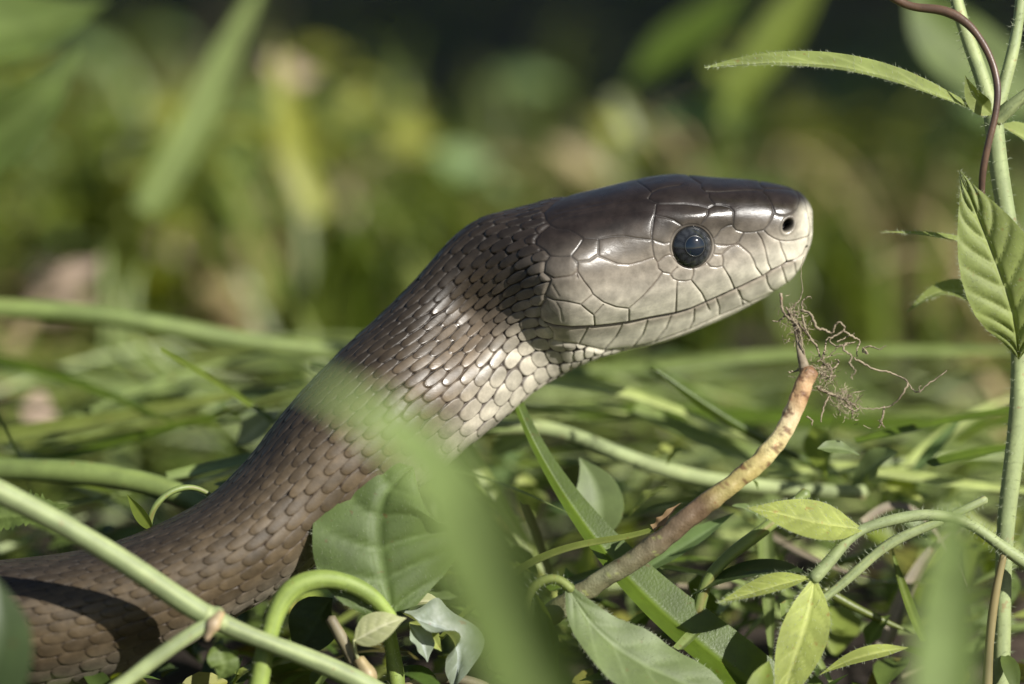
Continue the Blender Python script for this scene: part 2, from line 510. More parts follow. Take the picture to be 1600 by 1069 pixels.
# ---------------------------------------------------------------- the snake
# stations from the snout back: upper contour, lower contour, half depth, squareness, roll, centre depth (photograph pixels)
ST = np.array([
 (1269.5, 344, 1269.5, 352, 6, 2, 12, 92),
 (1269, 338, 1269, 358, 15, 2, 12, 92),
 (1268, 329, 1268, 372, 28, 2.1, 13, 92),
 (1263, 316, 1263, 390, 42, 2.3, 14, 92),
 (1251, 302, 1253, 413, 54, 2.5, 15, 92),
 (1228, 292, 1232, 440, 66, 2.6, 16, 93),
 (1195, 285, 1200, 462, 75, 2.7, 16, 94),
 (1150, 280, 1150, 489, 83, 2.8, 16, 96),
 (1105, 277, 1105, 509, 91, 2.8, 16, 98),
 (1060, 273, 1060, 527, 99, 2.7, 16, 100),
 (1010, 278, 1012, 541, 108, 2.6, 16, 102),
 (960, 289, 970, 549, 116, 2.4, 15, 104),
 (910, 301, 938, 557, 121, 2.3, 14, 106),
 (860, 313, 915, 566, 121, 2.2, 13, 108),
 (805, 328, 895, 575, 113, 2.1, 12, 111),
 (750, 344, 873, 587, 90, 2, 11, 115),
 (700, 382, 846, 602, 78, 2, 10, 115),
 (660, 428, 818, 623, 82, 2, 9, 110),
 (620, 470, 788, 650, 92, 2, 8, 105),
 (580, 508, 757, 675, 102, 2, 7, 95),
 (543, 541, 722, 703, 106, 2, 6, 85),
 (507, 577, 690, 733, 108, 2, 6, 73),
 (472, 614, 648, 764, 108, 2, 6, 62),
 (436, 657, 600, 797, 106, 2, 6, 50),
 (402, 702, 552, 830, 104, 2, 7, 41),
 (364, 745, 508, 866, 104, 2, 8, 30),
 (318, 784, 462, 903, 105, 2, 9, 18),
 (262, 815, 415, 934, 107, 2, 10, 10),
 (200, 842, 362, 966, 110, 2, 10, 5),
 (132, 861, 302, 1003, 112, 2, 10, 0),
 (62, 872, 232, 1037, 113, 2, 10, -2),
 (-10, 879, 150, 1066, 114, 2, 10, -5),
 (-90, 886, 50, 1088, 115, 2, 10, 5),
 (-180, 894, -70, 1103, 115, 2, 10, 40),
 (-300, 905, -220, 1112, 112, 2, 10, 140),
 (-430, 915, -400, 1110, 104, 2, 10, 300),
 (-560, 920, -580, 1095, 90, 2, 10, 560),
 (-640, 925, -690, 1070, 70, 2, 10, 1032),
 (-660, 935, -700, 1040, 45, 2, 10, 1200),
 (-640, 945, -650, 1000, 20, 2, 10, 1500),
 (-610, 955, -612, 962, 3, 2, 10, 1650),
], float)

def z5(pts): return [(x / 5 + 980, y / 5 + 250) for x, y in pts]
def z4(pts): return [(x / 4 + 680, y / 4 + 250) for x, y in pts]
def z3(pts): return [(x / 3.3333 + 800, y / 3.3333 + 400) for x, y in pts]
SEAMS = [z5(p) for p in [
 [(75,165),(150,215),(190,255),(165,300),(200,325),(250,345),(340,345),(450,345),(560,358),(635,378)],
 [(190,255),(250,225),(330,208),(420,196)],
 [(460,105),(520,150),(575,185),(580,220),(610,245),(640,260),(635,290),(660,325),(685,352),(635,378)],
 [(610,245),(700,250),(800,245),(900,238),(1000,235),(1055,245)],
 [(1030,155),(1045,205),(1085,225),(1055,245),(1100,290),(1130,350),(1145,400),(1130,450),(1100,510),(1065,548)],
 [(1085,225),(1200,222),(1310,235),(1335,270),(1345,310),(1325,380),(1290,415),(1240,435),(1190,435),(1155,420),(1142,385)],
 [(1310,235),(1350,280),(1390,330),(1412,420),(1422,520),(1415,620),(1400,680)],
 [(1065,548),(1100,585),(1150,615),(1190,630),(1250,635),(1310,628),(1412,598)],
 [(685,352),(740,355),(800,370),(830,400),(830,460),(825,520),(850,550),(910,567),(980,565),(1010,560),(1065,548)],
 [(635,378),(625,430),(600,470),(575,505)],
 [(825,505),(780,515),(730,545),(700,590),(675,615)],
 [(690,660),(740,665),(790,668),(840,660),(870,640),(890,600),(910,570)],
 [(680,735),(740,740),(760,715),(800,680),(840,660)],
 [(740,740),(750,780),(745,830),(700,840),(650,835),(620,800)],
 [(840,660),(870,660),(920,700),(960,735),(990,790),(1005,840),(1050,900),(1060,910)],
 [(1010,560),(1050,620),(1075,690),(1090,760),(1100,810),(1125,865)],
 [(1190,630),(1205,690),(1230,750),(1245,800)],
 [(745,830),(770,870),(800,920),(825,980),(840,1015)],
 [(518,850),(515,900),(500,940),(540,990),(580,1040),(605,1090),(640,1170)],
 [(390,840),(350,880),(340,900),(360,930),(400,945),(450,948),(500,938)],
 [(225,355),(215,430),(195,490),(190,560),(190,620),(200,700),(210,760),(235,800),(245,850),(280,880),(335,890)],
 [(225,435),(300,450),(360,470),(415,505),(432,518)],
 [(190,620),(240,640),(290,655),(330,645)],
 [(240,800),(290,755),(330,740),(370,755)],
 [(270,880),(240,930),(180,1000),(120,1069)],
 [(390,950),(385,1010),(383,1080),(375,1200)],
 [(860,1012),(872,1050),(900,1090),(960,1120)],
 [(1085,905),(1095,960),(1120,1010),(1165,1030)],
 [(1205,830),(1225,890),(1245,960)],
 [(1305,790),(1312,830),(1318,880)],
]] + [z4(p) for p in [
 [(1330,240),(1390,275)],
 [(1380,290),(1370,350),(1360,430),(1355,480),(1360,520)],
 [(720,410),(760,430),(840,440),(890,465),(930,490),(1020,495),(1100,480),(1180,475),(1260,490),(1355,500)],
 [(890,465),(925,495),(890,550),(850,600),(780,605),(715,600),(680,560),(630,530)],
 [(1020,495),(1020,590),(960,630),(890,635),(855,605)],
 [(1020,600),(1080,625),(1140,650),(1210,655),(1290,635),(1360,610)],
 [(890,635),(890,700),(930,760),(970,810),(985,840),(1050,890),(1130,920),(1210,930),(1290,860),(1360,790),(1420,705)],
 [(1210,930),(1208,1015)],
 [(985,840),(910,905),(950,940),(990,970),(1050,905)],
 [(990,970),(995,1035)],
 [(850,605),(890,650),(885,700),(850,725),(740,740),(680,705)],
 [(890,735),(885,700)],
 [(690,850),(740,875),(820,885),(890,900),(910,905)],
]] + [z3(p) for p in [
 [(400,370),(375,410),(350,455)],
 [(575,360),(540,420),(482,488)],
 [(705,340),(680,410),(625,480)],
 [(830,310),(800,380),(742,450)],
 [(950,280),(945,340),(920,385)],
 [(1065,225),(1080,270),(1078,312)],
 [(1182,185),(1195,220),(1202,260)],
 [(215,440),(350,460),(480,490),(620,480),(740,450),(920,385),(1078,312),(1202,260),(1360,190),(1440,140)],
]]
WRINKLES = [z4(p) for p in [
 [(715,380),(800,345),(950,315),(1120,285),(1250,262),(1330,245)],
 [(735,785),(755,820),(772,850)], [(755,890),(780,930),(795,1000)],
 [(760,330),(900,300),(1100,262)], [(800,365),(960,332),(1130,300)],
]]
MOUTH = z4([(690,1018),(740,1034),(850,1047),(1000,1040),(1100,1030),(1210,1015),(1350,985),(1495,960),(1600,930)]) + \
        z5([(840,1015),(900,985),(980,945),(1060,910),(1125,865),(1200,830),(1245,800),(1310,785),(1370,740),(1400,680)])[1:]
HEADPOLY = [(895,100),(895,302),(868,316),(850,332),(853,344),(860,352),(845,364),(837,375),(837,382),(850,390),(859,400),(852,410),
            (850,426),(861,436),(852,462),(852,469),(844,482),(844,497),(853,506),(864,520),(864,532),(905,538),(944,547),
            (986,544),(1022,700),(1400,700),(1400,100)]
EYE_C = (1081.5, 385.0); EYE_R = 33.5
NOSE_C = (1231.0, 352.0)

def seg_dist(q, polys, cap=60.0):
    """Distance of points q (n,2) to the nearest of the polylines."""
    A = np.concatenate([np.array(p, float)[:-1] for p in polys]); B = np.concatenate([np.array(p, float)[1:] for p in polys])
    q = q.astype(np.float32)
    best = np.full(len(q), cap * cap, np.float32)
    for a, b in zip(A, B):
        lo = np.minimum(a, b) - 22; hi = np.maximum(a, b) + 22
        k = np.nonzero((q[:, 0] > lo[0]) & (q[:, 0] < hi[0]) & (q[:, 1] > lo[1]) & (q[:, 1] < hi[1]))[0]
        if not len(k): continue
        d = b - a; L2 = max(float(d @ d), 1e-6)
        r = q[k] - a.astype(np.float32)
        t = np.clip((r @ d.astype(np.float32)) / L2, 0, 1)
        e = r - t[:, None] * d.astype(np.float32)
        best[k] = np.minimum(best[k], (e * e).sum(1))
    return np.sqrt(best)

def in_poly(q, poly):
    p = np.array(poly, float); ins = np.zeros(len(q), bool)
    for (x1, y1), (x2, y2) in zip(p, np.roll(p, -1, 0)):
        c = ((y1 > q[:, 1]) != (y2 > q[:, 1]))
        if y1 != y2:
            ins ^= c & (q[:, 0] < (x2 - x1) * (q[:, 1] - y1) / (y2 - y1) + x1)
    return ins

def build_snake():
    dU = np.hypot(*np.diff(ST[:, :2], axis=0).T); dL = np.hypot(*np.diff(ST[:, 2:4], axis=0).T); dA = np.abs(np.diff(ST[:, 4]))
    arc = np.concatenate([[0], np.cumsum(np.sqrt(dU ** 2 + dL ** 2 + dA ** 2))])
    i0 = 32                                                     # the last station near the frame
    tq = np.concatenate([np.arange(0, arc[13], 1.35), np.arange(arc[13], arc[i0], 1.7), np.linspace(arc[i0], arc[-1], 120)])
    st = cspline(arc, ST, tq)
    # flow coordinate along the spine
    mid = (st[:, :2] + st[:, 2:4]) / 2
    s = np.concatenate([[0], np.cumsum(np.hypot(*np.diff(mid, axis=0).T))])
    th = np.radians(np.concatenate([np.linspace(-100, 128, 410), np.linspace(128, 260, 72)[1:-1]]))
    n, m = len(tq), len(th)
    b = np.hypot(st[:, 0] - st[:, 2], st[:, 1] - st[:, 3])[:, None] / 2
    a = st[:, 4][:, None]; ex = st[:, 5][:, None]; tau = np.radians(st[:, 6])[:, None]
    ct, sn = np.cos(th)[None], np.sin(th)[None]
    r = (np.abs(ct / a) ** ex + np.abs(sn / b) ** ex) ** (-1 / ex)
    x, y = r * ct, r * sn
    taper = np.interp(s, [0, 60, 150, 480, 600], [.1, .18, .42, .42, .05])[:, None]
    x = x * (1 - taper * sstep(.05, .9, -y / b))
    vv = y * np.cos(tau) - x * np.sin(tau)
    ww = x * np.cos(tau) + y * np.sin(tau)
    vmax = vv.max(1, keepdims=True); vmin = vv.min(1, keepdims=True)
    f = (vv - vmin) / np.maximum(vmax - vmin, 1e-6)            # 0 at the lower contour, 1 at the upper
    u = st[:, 2:3] * (1 - f) + st[:, 0:1] * f
    v = st[:, 3:4] * (1 - f) + st[:, 1:2] * f
    w = st[:, 7:8] - ww + .12 * np.clip(u - 890, 0, 500)         # the snout points a little away
    # jaw muscle swelling behind the eye and the hollow of the neck behind it
    nearside = np.clip(ct, 0, 1) ** .5
    w = w - 19 * np.exp(-(((u - 885) / 66) ** 2 + ((v - 420) / 52) ** 2)) * nearside
    w = w - 12 * np.exp(-(((u - 800) / 60) ** 2 + ((v - 600) / 45) ** 2)) * nearside     # throat
    w = w + 40 * np.exp(-(((u - 728) / 52) ** 2 + ((v - 492) / 60) ** 2)) * nearside
    w = w + 8 * np.exp(-(((u - 1135) / 60) ** 2 + ((v - 372) / 26) ** 2)) * nearside     # hollow before the eye
    w = w - 5 * np.exp(-(((u - 1085) / 50) ** 2 + ((v - 338) / 14) ** 2)) * nearside     # brow
    base = P(u, v, w)
    gu = np.gradient(base, axis=0); gv = np.roll(base, -1, 1) - np.roll(base, 1, 1)
    Nn = norm(np.cross(gv, gu))
    ctr = P(mid[:, 0], mid[:, 1], st[:, 7])[:, None, :]
    flip = np.sign(((base - ctr) * Nn).sum(-1, keepdims=True)); flip[flip == 0] = 1
    Nn = Nn * flip
    q = np.stack([u.ravel(), v.ravel()], 1)
    # ---- small scales: overlapping plates in rows round the body
    psi = (90 - np.degrees(th)); psi = np.where(psi < -180, psi + 360, psi)
    NR = 19.0
    ap = np.abs(psi) / 180
    wg = lambda z: z + 0.30 * np.sin(np.pi * z) / np.pi * 1.6     # narrow rows on the back, wide ones on the flank
    row = np.sign(psi) * NR * (wg(ap))
    slen = np.interp(s, [0, 330, 430, 560, 700, 1000], [23, 23, 27, 36, 42, 42])
    col = np.concatenate([[0], np.cumsum(np.diff(s) / slen[1:])])
    sl = np.interp(np.abs(psi), [0, 60, 120, 180], [.20, .12, 0, 0])
    R = np.broadcast_to(row[None], (n, m)); Cc = col[:, None] + sl[None] * 0
    best = np.full((n, m), -9.0); be = np.zeros((n, m)); bid = np.zeros((n, m)); bx = np.zeros((n, m))
    ri = np.round(R)
    hwid = np.interp(s, [0, 600, 800], [.515, .53, .57])[:, None]; hlen = np.interp(s, [0, 600, 800], [.57, .60, .66])[:, None]
    for dr in (-1, 0, 1):
        rr = ri + dr
        offc = np.where(np.mod(rr, 2) == 1, .5, 0)
        ci = np.round(Cc - offc)
        for dc in (-1, 0, 1):
            hsh = np.sin(rr * 12.9898 + (ci + dc) * 78.233) * 43758.5453; hsh = hsh - np.floor(hsh)
            h2 = np.sin(rr * 39.3468 + (ci + dc) * 11.135) * 24634.6345; h2 = h2 - np.floor(h2)
            yy = R - rr + (h2 - .5) * .10; xx = Cc - offc - ci - dc + (hsh - .5) * .20
            e = 1 - (np.abs(yy / hwid) ** 2.8 + np.abs(xx / (hlen + .06 * (hsh - .5))) ** 2.5)
            hgt = np.clip(e * 3.2, 0, 1) ** .6 * 3.0 + 1.7 * xx - 2.0 * np.clip(xx, 0, 1) ** 2 - 2.2 * np.abs(yy) ** 2
            hgt = np.where(e > 0, hgt, -1.2)
            k = hgt > best
            best = np.where(k, hgt, best); be = np.where(k, e, be); bid = np.where(k, hsh, bid); bx = np.where(k, xx, bx)
    gap = 1 - sstep(0.03, .44, be)
    # ---- head shields
    inh = in_poly(q, HEADPOLY).reshape(n, m) & (u > 830)
    hv = np.nonzero((u.ravel() > 815))[0]
    d = np.full(n * m, 60.0); dm = np.full(n * m, 60.0); dw = np.full(n * m, 60.0)
    border = [HEADPOLY[1:24]]
    d[hv] = seg_dist(q[hv], SEAMS + border)
    dm[hv] = seg_dist(q[hv], [MOUTH]); dw[hv] = seg_dist(q[hv], WRINKLES)
    d = d.reshape(n, m); dm = dm.reshape(n, m); dw = dw.reshape(n, m)
    er = np.hypot(u - EYE_C[0], v - EYE_C[1])
    d = np.minimum(d, np.abs(er - EYE_R - 1))
    da = np.minimum(d, dm)
    shield = 1.0 * (1 - np.exp(-da / 4.2)) - 1.15 * np.exp(-(d / .95) ** 2) - 5.4 * np.exp(-(dm / 1.7) ** 2) - .6 * np.exp(-(dw / 2.0) ** 2)
    ym = np.interp(u, [p[0] for p in MOUTH], [p[1] for p in MOUTH]); vm = v - ym
    inm = (u > MOUTH[0][0]) & (u < 1262)
    shield += np.where(inm, 1.6 * np.exp(-np.clip(-vm, 0, 99) / 8) * (vm < 0) - 1.2 * np.exp(-np.clip(vm, 0, 99) / 10) * (vm > 0), 0)
    h = np.where(inh, shield, best * np.clip(sstep(-.2, 1.0, s / 300), 0, 1)[:, None])
    # scales beside the border of the shields sink into its groove
    h = np.where(inh, h, h * sstep(0, 6, da) - .9 * np.exp(-(da / 2.0) ** 2))
    nearv = (np.cos(th) > -.2)[None]
    h = h - 9 * (1 - sstep(EYE_R - 9, EYE_R + 1, er))
    nr = np.hypot((u - NOSE_C[0] + (v - NOSE_C[1]) * .25) / 8.0, (v - NOSE_C[1]) / 10.5)
    h = h - 20 * (1 - sstep(.55, 1.12, nr)) + 1.2 * np.exp(-((nr - 1.35) / .22) ** 2)
    tipfade = sstep(0, 10, s)[:, None] * 0 + sstep(4, 25, tq)[:, None]
    h = h * tipfade
    V = base + Nn * (h * S)[..., None]
    # ---- pigment
    g = np.broadcast_to(ap[None], (n, m))                      # 0 back, 1 belly
    L3 = lambda c: np.array(c)[None, None, :]
    back_h, side_h, cream = L3((.021, .0155, .0130)), L3((.235, .205, .165)), L3((.70, .66, .53))
    back_b, side_b = L3((.032, .024, .016)), L3((.090, .065, .037))
    hb = sstep(360, 560, s)[:, None, None]                     # head to body
    gg = g[..., None]
    # brightness climbs down the side; the head's dark cap ends higher at the snout
    cap = np.interp(s, [0, 60, 200, 330, 450], [.23, .25, .25, .28, .30])[:, None, None]
    headc = back_h + (side_h - back_h) * sstep(cap - .07, cap + .19, gg)
    headc = headc + (L3((.40, .365, .30)) - headc) * (sstep(.36, .66, gg) * .75)
    flank = side_b * 1.0 + (L3((.135, .103, .070)) - side_b) * (1 - sstep(560, 760, s))[:, None, None]
    bodyc = back_b + (flank - back_b) * sstep(.14, .46, gg)
    colr = headc * (1 - hb) + bodyc * hb
    cr0 = np.interp(s, [0, 250, 400, 560, 700, 850], [.66, .66, .65, .70, .76, .81])[:, None, None]
    cw = np.interp(s, [0, 400, 700], [.14, .26, .20])[:, None, None]
    creamb = cream + (L3((.48, .44, .35)) - cream) * sstep(330, 480, s)[:, None, None]
    colr = colr + (creamb - colr) * sstep(cr0 - cw, cr0 + cw * .6, gg) * np.interp(s, [0, 650, 850], [1, 1, .55])[:, None, None]
    lipw = np.interp(u, [840, 900, 960, 1250], [0, .1, 1, 1])
    up_cream = np.where(inm & (vm < 0), np.exp(-(np.clip(-vm, 0, 200) / np.interp(u, [930, 1050, 1200], [14, 26, 34])) ** 2), 0) * lipw
    colr = colr + (cream - colr) * (up_cream * .92 * inh)[..., None]
    low_grey = np.where(inm & (vm > 0), np.exp(-(vm / 10) ** 2), 0)
    colr = colr + (L3((.30, .255, .20)) - colr) * (low_grey * .75 * inh)[..., None]
    rostral = sstep(1236, 1268, u) * sstep(306, 335, v)
    colr = colr + (cream - colr) * (rostral * .85)[..., None]
    colr = colr * np.where(inh, 1.0, .76 + .46 * bid)[..., None]
    # cloudy, streaked pigment that follows the skin
    gm = np.random.default_rng(2); mot = np.zeros((n, m))
    for k in range(16):
        wl = gm.uniform(9, 60); aa = gm.normal(.25, .7); pp = gm.uniform(0, 6.28)
        mot += np.sin((u * math.sin(aa) * .6 + v * math.cos(aa)) * 6.283 / wl + pp + 1.5 * np.sin(u / 37 + k) + 1.2 * np.sin(v / 29 + 2 * k)) * .25
    colr = colr * np.clip(1 + .13 * mot, .6, 1.45)[..., None]
    # seams show darker skin, with a thin pale margin on the shields
    seam = np.where(inh, np.exp(-(d / .8) ** 2) * np.where(inm & (vm > 0), .45, .75), gap)
    seam = np.maximum(seam, np.exp(-(dm / 2.1) ** 2) * 1.1)
    rim = np.where(inh, np.exp(-((da - 3.6) / 1.6) ** 2), np.exp(-((be - .22) / .1) ** 2) * .5)
    colr = colr * (1 + .14 * rim * sstep(.2, .5, g))[..., None]
    skin = np.where(inh[..., None], np.where(gg > .38, L3((.075, .048, .032)), L3((.016, .012, .010))), np.where(gg > .5, L3((.05, .035, .025)), L3((.020, .015, .012))))
    colr = colr + (skin - colr) * (seam * .9)[..., None]
    hole = 1 - sstep(.75, 1.1, nr)
    colr = colr + (L3((.006, .005, .005)) - colr) * hole[..., None]
    rough = np.interp(s, [0, 330, 450, 700, 900], [.23, .24, .40, .42, .46])[:, None] + .25 * seam
    rough = np.broadcast_to(rough, (n, m)) - np.where(inh, 0, .20 * sstep(.22, .48, bx)) + np.where(g < .2, .05, 0)
    cols = np.concatenate([np.clip(colr, 0.003, .9), rough[..., None]], -1).reshape(-1, 4)
    Vf = V.reshape(-1, 3)
    F = grid_faces(n, m, True)
    # close both ends
    hubs = np.stack([V[0].mean(0), V[-1].mean(0)]); nv = n * m
    Vf = np.concatenate([Vf, hubs]); cols = np.concatenate([cols, cols[:1], cols[-1:]])
    org = P(-100., 1090., 150.); org = np.array([org[0], org[1], 0.0])
    root = thing('snake', org, 'grey-brown snake with raised head, dark eye and cream chin', 'snake')
    o = link('body', make_mesh('snake_body', Vf - org, F, cols), M['snake'], root)
    # orient faces outward
    me = o.data
    f0 = F[(n // 3) * m + 200]
    nrm = np.cross(Vf[f0[1]] - Vf[f0[0]], Vf[f0[3]] - Vf[f0[0]])
    if nrm @ Nn[n // 3, 200] < 0:
        me.flip_normals()
    # ---- eyes
    k = np.argmin(er[:, :410] + 1e3 * (np.cos(th[:410])[None] < .1)); i, j = divmod(int(k), 410)
    for side in (1, -1):
        if side == 1:
            c0 = base[i, j]; nn = norm(Nn[i, j] * .45 + camvec(.25, .04, 1) * .55)
        else:
            jj = int(np.argmin(np.abs(np.mod(th - (np.pi - th[j]) + np.pi, 2 * np.pi) - np.pi)))
            c0 = base[i, jj]; nn = norm(Nn[i, jj])
        Re = 39.0; cen = c0 - nn * 22.5 * S
        e1 = norm(np.cross(nn, [0, 0, 1.0])); e2 = np.cross(nn, e1)
        la = np.linspace(0.001, 1.75, 44); lo = np.linspace(0, 2 * np.pi, 72, endpoint=False)
        LA, LO = np.meshgrid(la, lo, indexing='ij')
        dirs = np.cos(LA)[..., None] * nn + np.sin(LA)[..., None] * (np.cos(LO)[..., None] * e1 + np.sin(LO)[..., None] * e2)
        Ve = cen + dirs * Re * S
        fine = .5 + .5 * np.sin(LO * 9 + 4 * np.sin(LA * 9)) * np.sin(LO * 23 + LA * 30)
        rad = np.sin(LA) * Re
        tone = .010 + .040 * fine * sstep(16, 22, rad) * (1 - sstep(27, 33, rad))
        ce = np.stack([tone, tone * 1.08, tone * 1.2, np.ones_like(tone)], -1).reshape(-1, 4)
        eye = link('eye', make_mesh('eye', Ve.reshape(-1, 3) - org, grid_faces(44, 72, True), ce), M['eye'], root)
        # pupil disc and the thin pale ring round it, just proud of the iris
        la = np.linspace(0.001, math.asin(15.3 / Re), 10)
        LA, LO = np.meshgrid(la, lo, indexing='ij')
        dirs = np.cos(LA)[..., None] * nn + np.sin(LA)[..., None] * (np.cos(LO)[..., None] * e1 + np.sin(LO)[..., None] * e2)
        link('pupil', make_mesh('pupil', (cen + dirs * (Re + .35) * S).reshape(-1, 3) - org, grid_faces(10, 72, True)), M['pupil'], eye)
        tr = np.linspace(0, 2 * np.pi, 8, endpoint=False)
        TR, LO2 = np.meshgrid(tr, lo, indexing='ij')
        la2 = math.asin(16.0 / Re) + .022 * np.cos(TR)
        dirs = np.cos(la2)[..., None] * nn + np.sin(la2)[..., None] * (np.cos(LO2)[..., None] * e1 + np.sin(LO2)[..., None] * e2)
        Vr = cen + dirs * ((Re + .15 + .3 * np.sin(TR))[..., None]) * S
        Fr = grid_faces(8, 72, True); Fr = np.concatenate([Fr, np.stack([Fr[-72:, 3], Fr[-72:, 2], Fr[:72, 1], Fr[:72, 0]], 1)])
        link('iris_ring', make_mesh('iris_ring', Vr.reshape(-1, 3) - org, Fr), M['iris_ring'], eye)
    return root
build_snake()

# ---------------------------------------------------------------- plants in and near the plane of focus
UPC = camvec(0, 1, .25); TOC = camvec(0, .25, 1)

def stem_with_hairs(parent, pts, radii, mat, name='stem', nh=0, hl=9, n=30, k=10, seed=1):
    V, F, t, C = tube_geo(PT(pts), radii, n, k)
    o = obj(name, V, F, mat, parent, cols=streaks(n, k, seed))
    if nh:
        stem_hairs(C, radii, o, M['hair'], nh, hl, seed)
    return o, C

def base_of(pts):
    p = P(*[np.float64(x) for x in pts])
    return (float(p[0]), float(p[1]), float(p[2]))

# long pale stem across the snake's body, with its joint and side branch
t = thing('forked_plant', base_of((560, 1085, -60)), 'thick pale green stem with a forked joint crossing in front of the snake body', 'plant stem')
tube('stem', [(-90, 725, -270), (60, 800, -235), (200, 882, -200), (335, 968, -165), (460, 1020, -140), (580, 1075, -110), (680, 1140, -90)], [18, 17, 16.5, 16.5, 14, 15, 15], M['stem_pale'], t, n=70, k=26)
tube('side_branch', [(338, 966, -172), (280, 1003, -190), (200, 1062, -210), (120, 1120, -230)], [10, 11.5, 11.5, 11], M['stem_pale'], t, n=24, k=14)
tube('joint', [(318, 958, -170), (334, 967, -166), (352, 976, -162)], [15.5, 20, 15], M['stem_pale'], t, n=12, k=16)
tube('sheath', [(345, 958, -172), (334, 975, -184), (322, 1000, -186)], [7, 12, 4], M['node_pink'], t, n=12, k=10)

# arched stalk with its broad leaf
t = thing('broad_leaf_plant', base_of((395, 1120, -60)), 'broad dark leaf on an arching lime green stalk below the snake neck', 'plant')
stem_with_hairs(t, [(385, 1150, -120), (405, 1060, -118), (425, 975, -112), (455, 922, -104), (500, 905, -95), (550, 914, -85), (590, 940, -72), (612, 965, -62)], [17, 17, 16, 15.5, 15.5, 14, 12.5, 10], M['stem_green'], 'stalk', 260, 6, 60, 22)
lf, info = leaf('leaf_blade', [(612, 958, -60), (600, 915, -60), (590, 865, -55), (588, 815, -48), (600, 772, -40), (645, 732, -25)], 100, M['leaf_broad'], camvec(.05, .55, .9), t,
     profile=[.3, .72, .95, 1, .97, .85, .6, .02], wr=135, nu=40, nv=31, fold=.12, cup=.1, vein=.035, nveins=5, vslope=.35, wave=.05, seed=3)
leaf_hairs(info, lf, M['hair'], 150, 500, 6, 3)
# second leaf of it, in the shade underneath
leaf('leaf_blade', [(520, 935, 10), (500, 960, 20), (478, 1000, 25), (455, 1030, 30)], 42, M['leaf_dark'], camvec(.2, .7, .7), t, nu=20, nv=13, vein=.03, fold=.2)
stem_with_hairs(t, [(600, 960, 0), (612, 1010, 5), (622, 1090, 5)], [10, 13, 14], M['stem_green'], 'stalk', 160, 13, 20, 10, 8)

# small cream leaf on a brown stub
t = thing('seedling', base_of((575, 1100, -45)), 'small cream leaf on a short brown stub with a pink joint', 'plant')
tube('stub', [(516, 966, -60), (535, 1000, -60), (556, 1040, -58), (575, 1085, -55)], [9, 10, 12, 13], M['twig'], t, n=20, k=12)
tube('joint', [(560, 1030, -70), (572, 1052, -72), (580, 1080, -70)], [9, 15, 12], M['node_pink'], t, n=12, k=12)
tube('petiole', [(553, 1000, -80), (556, 1020, -76), (566, 1045, -70)], [2.6, 3.2, 5], M['leaf_cream'], t, n=14, k=8, colf=lambda a, V: np.ones((len(V), 3)))
leaf('leaf_blade', [(553, 1002, -80), (575, 990, -84), (605, 975, -84), (635, 966, -80)], 27, M['leaf_cream'], camvec(-.15, .5, .9), t, nu=28, nv=17, vein=.035, nveins=5, fold=.18, profile=[.05, .55, .85, 1, 1, .92, .75, .5, .2, .02])

# wilted, folded grey-green leaf
t = thing('wilted_leaf', base_of((700, 1069, -20)), 'crumpled grey-green wilted leaf hanging beside the small cream leaf', 'leaf')
leaf('leaf_blade', [(625, 955, -30), (665, 975, -36), (700, 990, -30), (716, 1030, -24), (706, 1085, -20)], 36, M['leaf_blue'], [camvec(0, .9, .5), camvec(.6, .6, .5), camvec(-.5, .3, .8)], t, nu=36, nv=15, fold=.7, wave=.35, vein=.05, seed=5)
leaf('leaf_lobe', [(640, 975, -38), (658, 1003, -42), (668, 1035, -40)], 20, M['leaf_blue'], camvec(.5, .2, .8), t, nu=20, nv=9, fold=.5, wave=.2)

# pale folded leaf just above it
t = thing('folded_leaf', base_of((690, 945, 20)), 'pale whitish folded leaf tucked under the broad leaf', 'leaf')
leaf('leaf_blade', [(610, 950, 15), (640, 944, 10), (670, 940, 10), (698, 950, 15)], 17, M['leaf_cream'], camvec(0, .8, .6), t, nu=18, nv=9, fold=.5)

# drooping leaf at the foot of the root
t = thing('drooping_leaf', base_of((840, 1100, -40)), 'dull green leaf drooping from a hairy hooked stalk beside the root stem', 'plant')
stem_with_hairs(t, [(842, 1120, -45), (828, 1010, -50), (822, 950, -52), (838, 914, -55), (868, 905, -58), (893, 922, -60)], [5, 5, 6, 7.5, 7.5, 7], M['leaf_hairy'], 'stalk', 420, 7, 40, 10, 4)
lf, info = leaf('leaf_blade', [(890, 920, -60), (912, 958, -68), (950, 1000, -75), (1010, 1040, -80), (1080, 1072, -80), (1160, 1110, -75)], 52, M['leaf_dull'], camvec(-.18, .75, .65), t,
     profile=[.12, .38, .6, .8, .95, 1, .95, .85, .7, .45, .05], wr=66, nu=50, nv=25, fold=.18, vein=.02, nveins=6, wave=.08, seed=8)
leaf_hairs(info, lf, M['hair'], 200, 250, 6, 8)
leaf('bract', [(836, 925, -40), (850, 960, -30), (862, 1010, -25), (872, 1080, -25)], 26, M['leaf_dull'], camvec(-.6, .3, .7), t, nu=24, nv=9, fold=.5, wave=.1)

# broad grass blade that runs down from under the chin
t = thing('grass_strand', base_of((1190, 1100, 40)), 'broad dark green grass blade with a keel running down under the chin', 'grass blade')
leaf('blade', [(1250, 1140, 20), (1130, 1035, 30), (1040, 960, 42), (960, 878, 60), (900, 800, 80), (850, 720, 105), (812, 640, 130), (795, 590, 150)], 60, M['blade_dark'],
     camvec(.35, .55, .65), t, profile=[1, 1, .98, .92, .82, .7, .55, .4, .28, .2, .15], wr=52, nu=60, nv=15, fold=.45, seed=2)

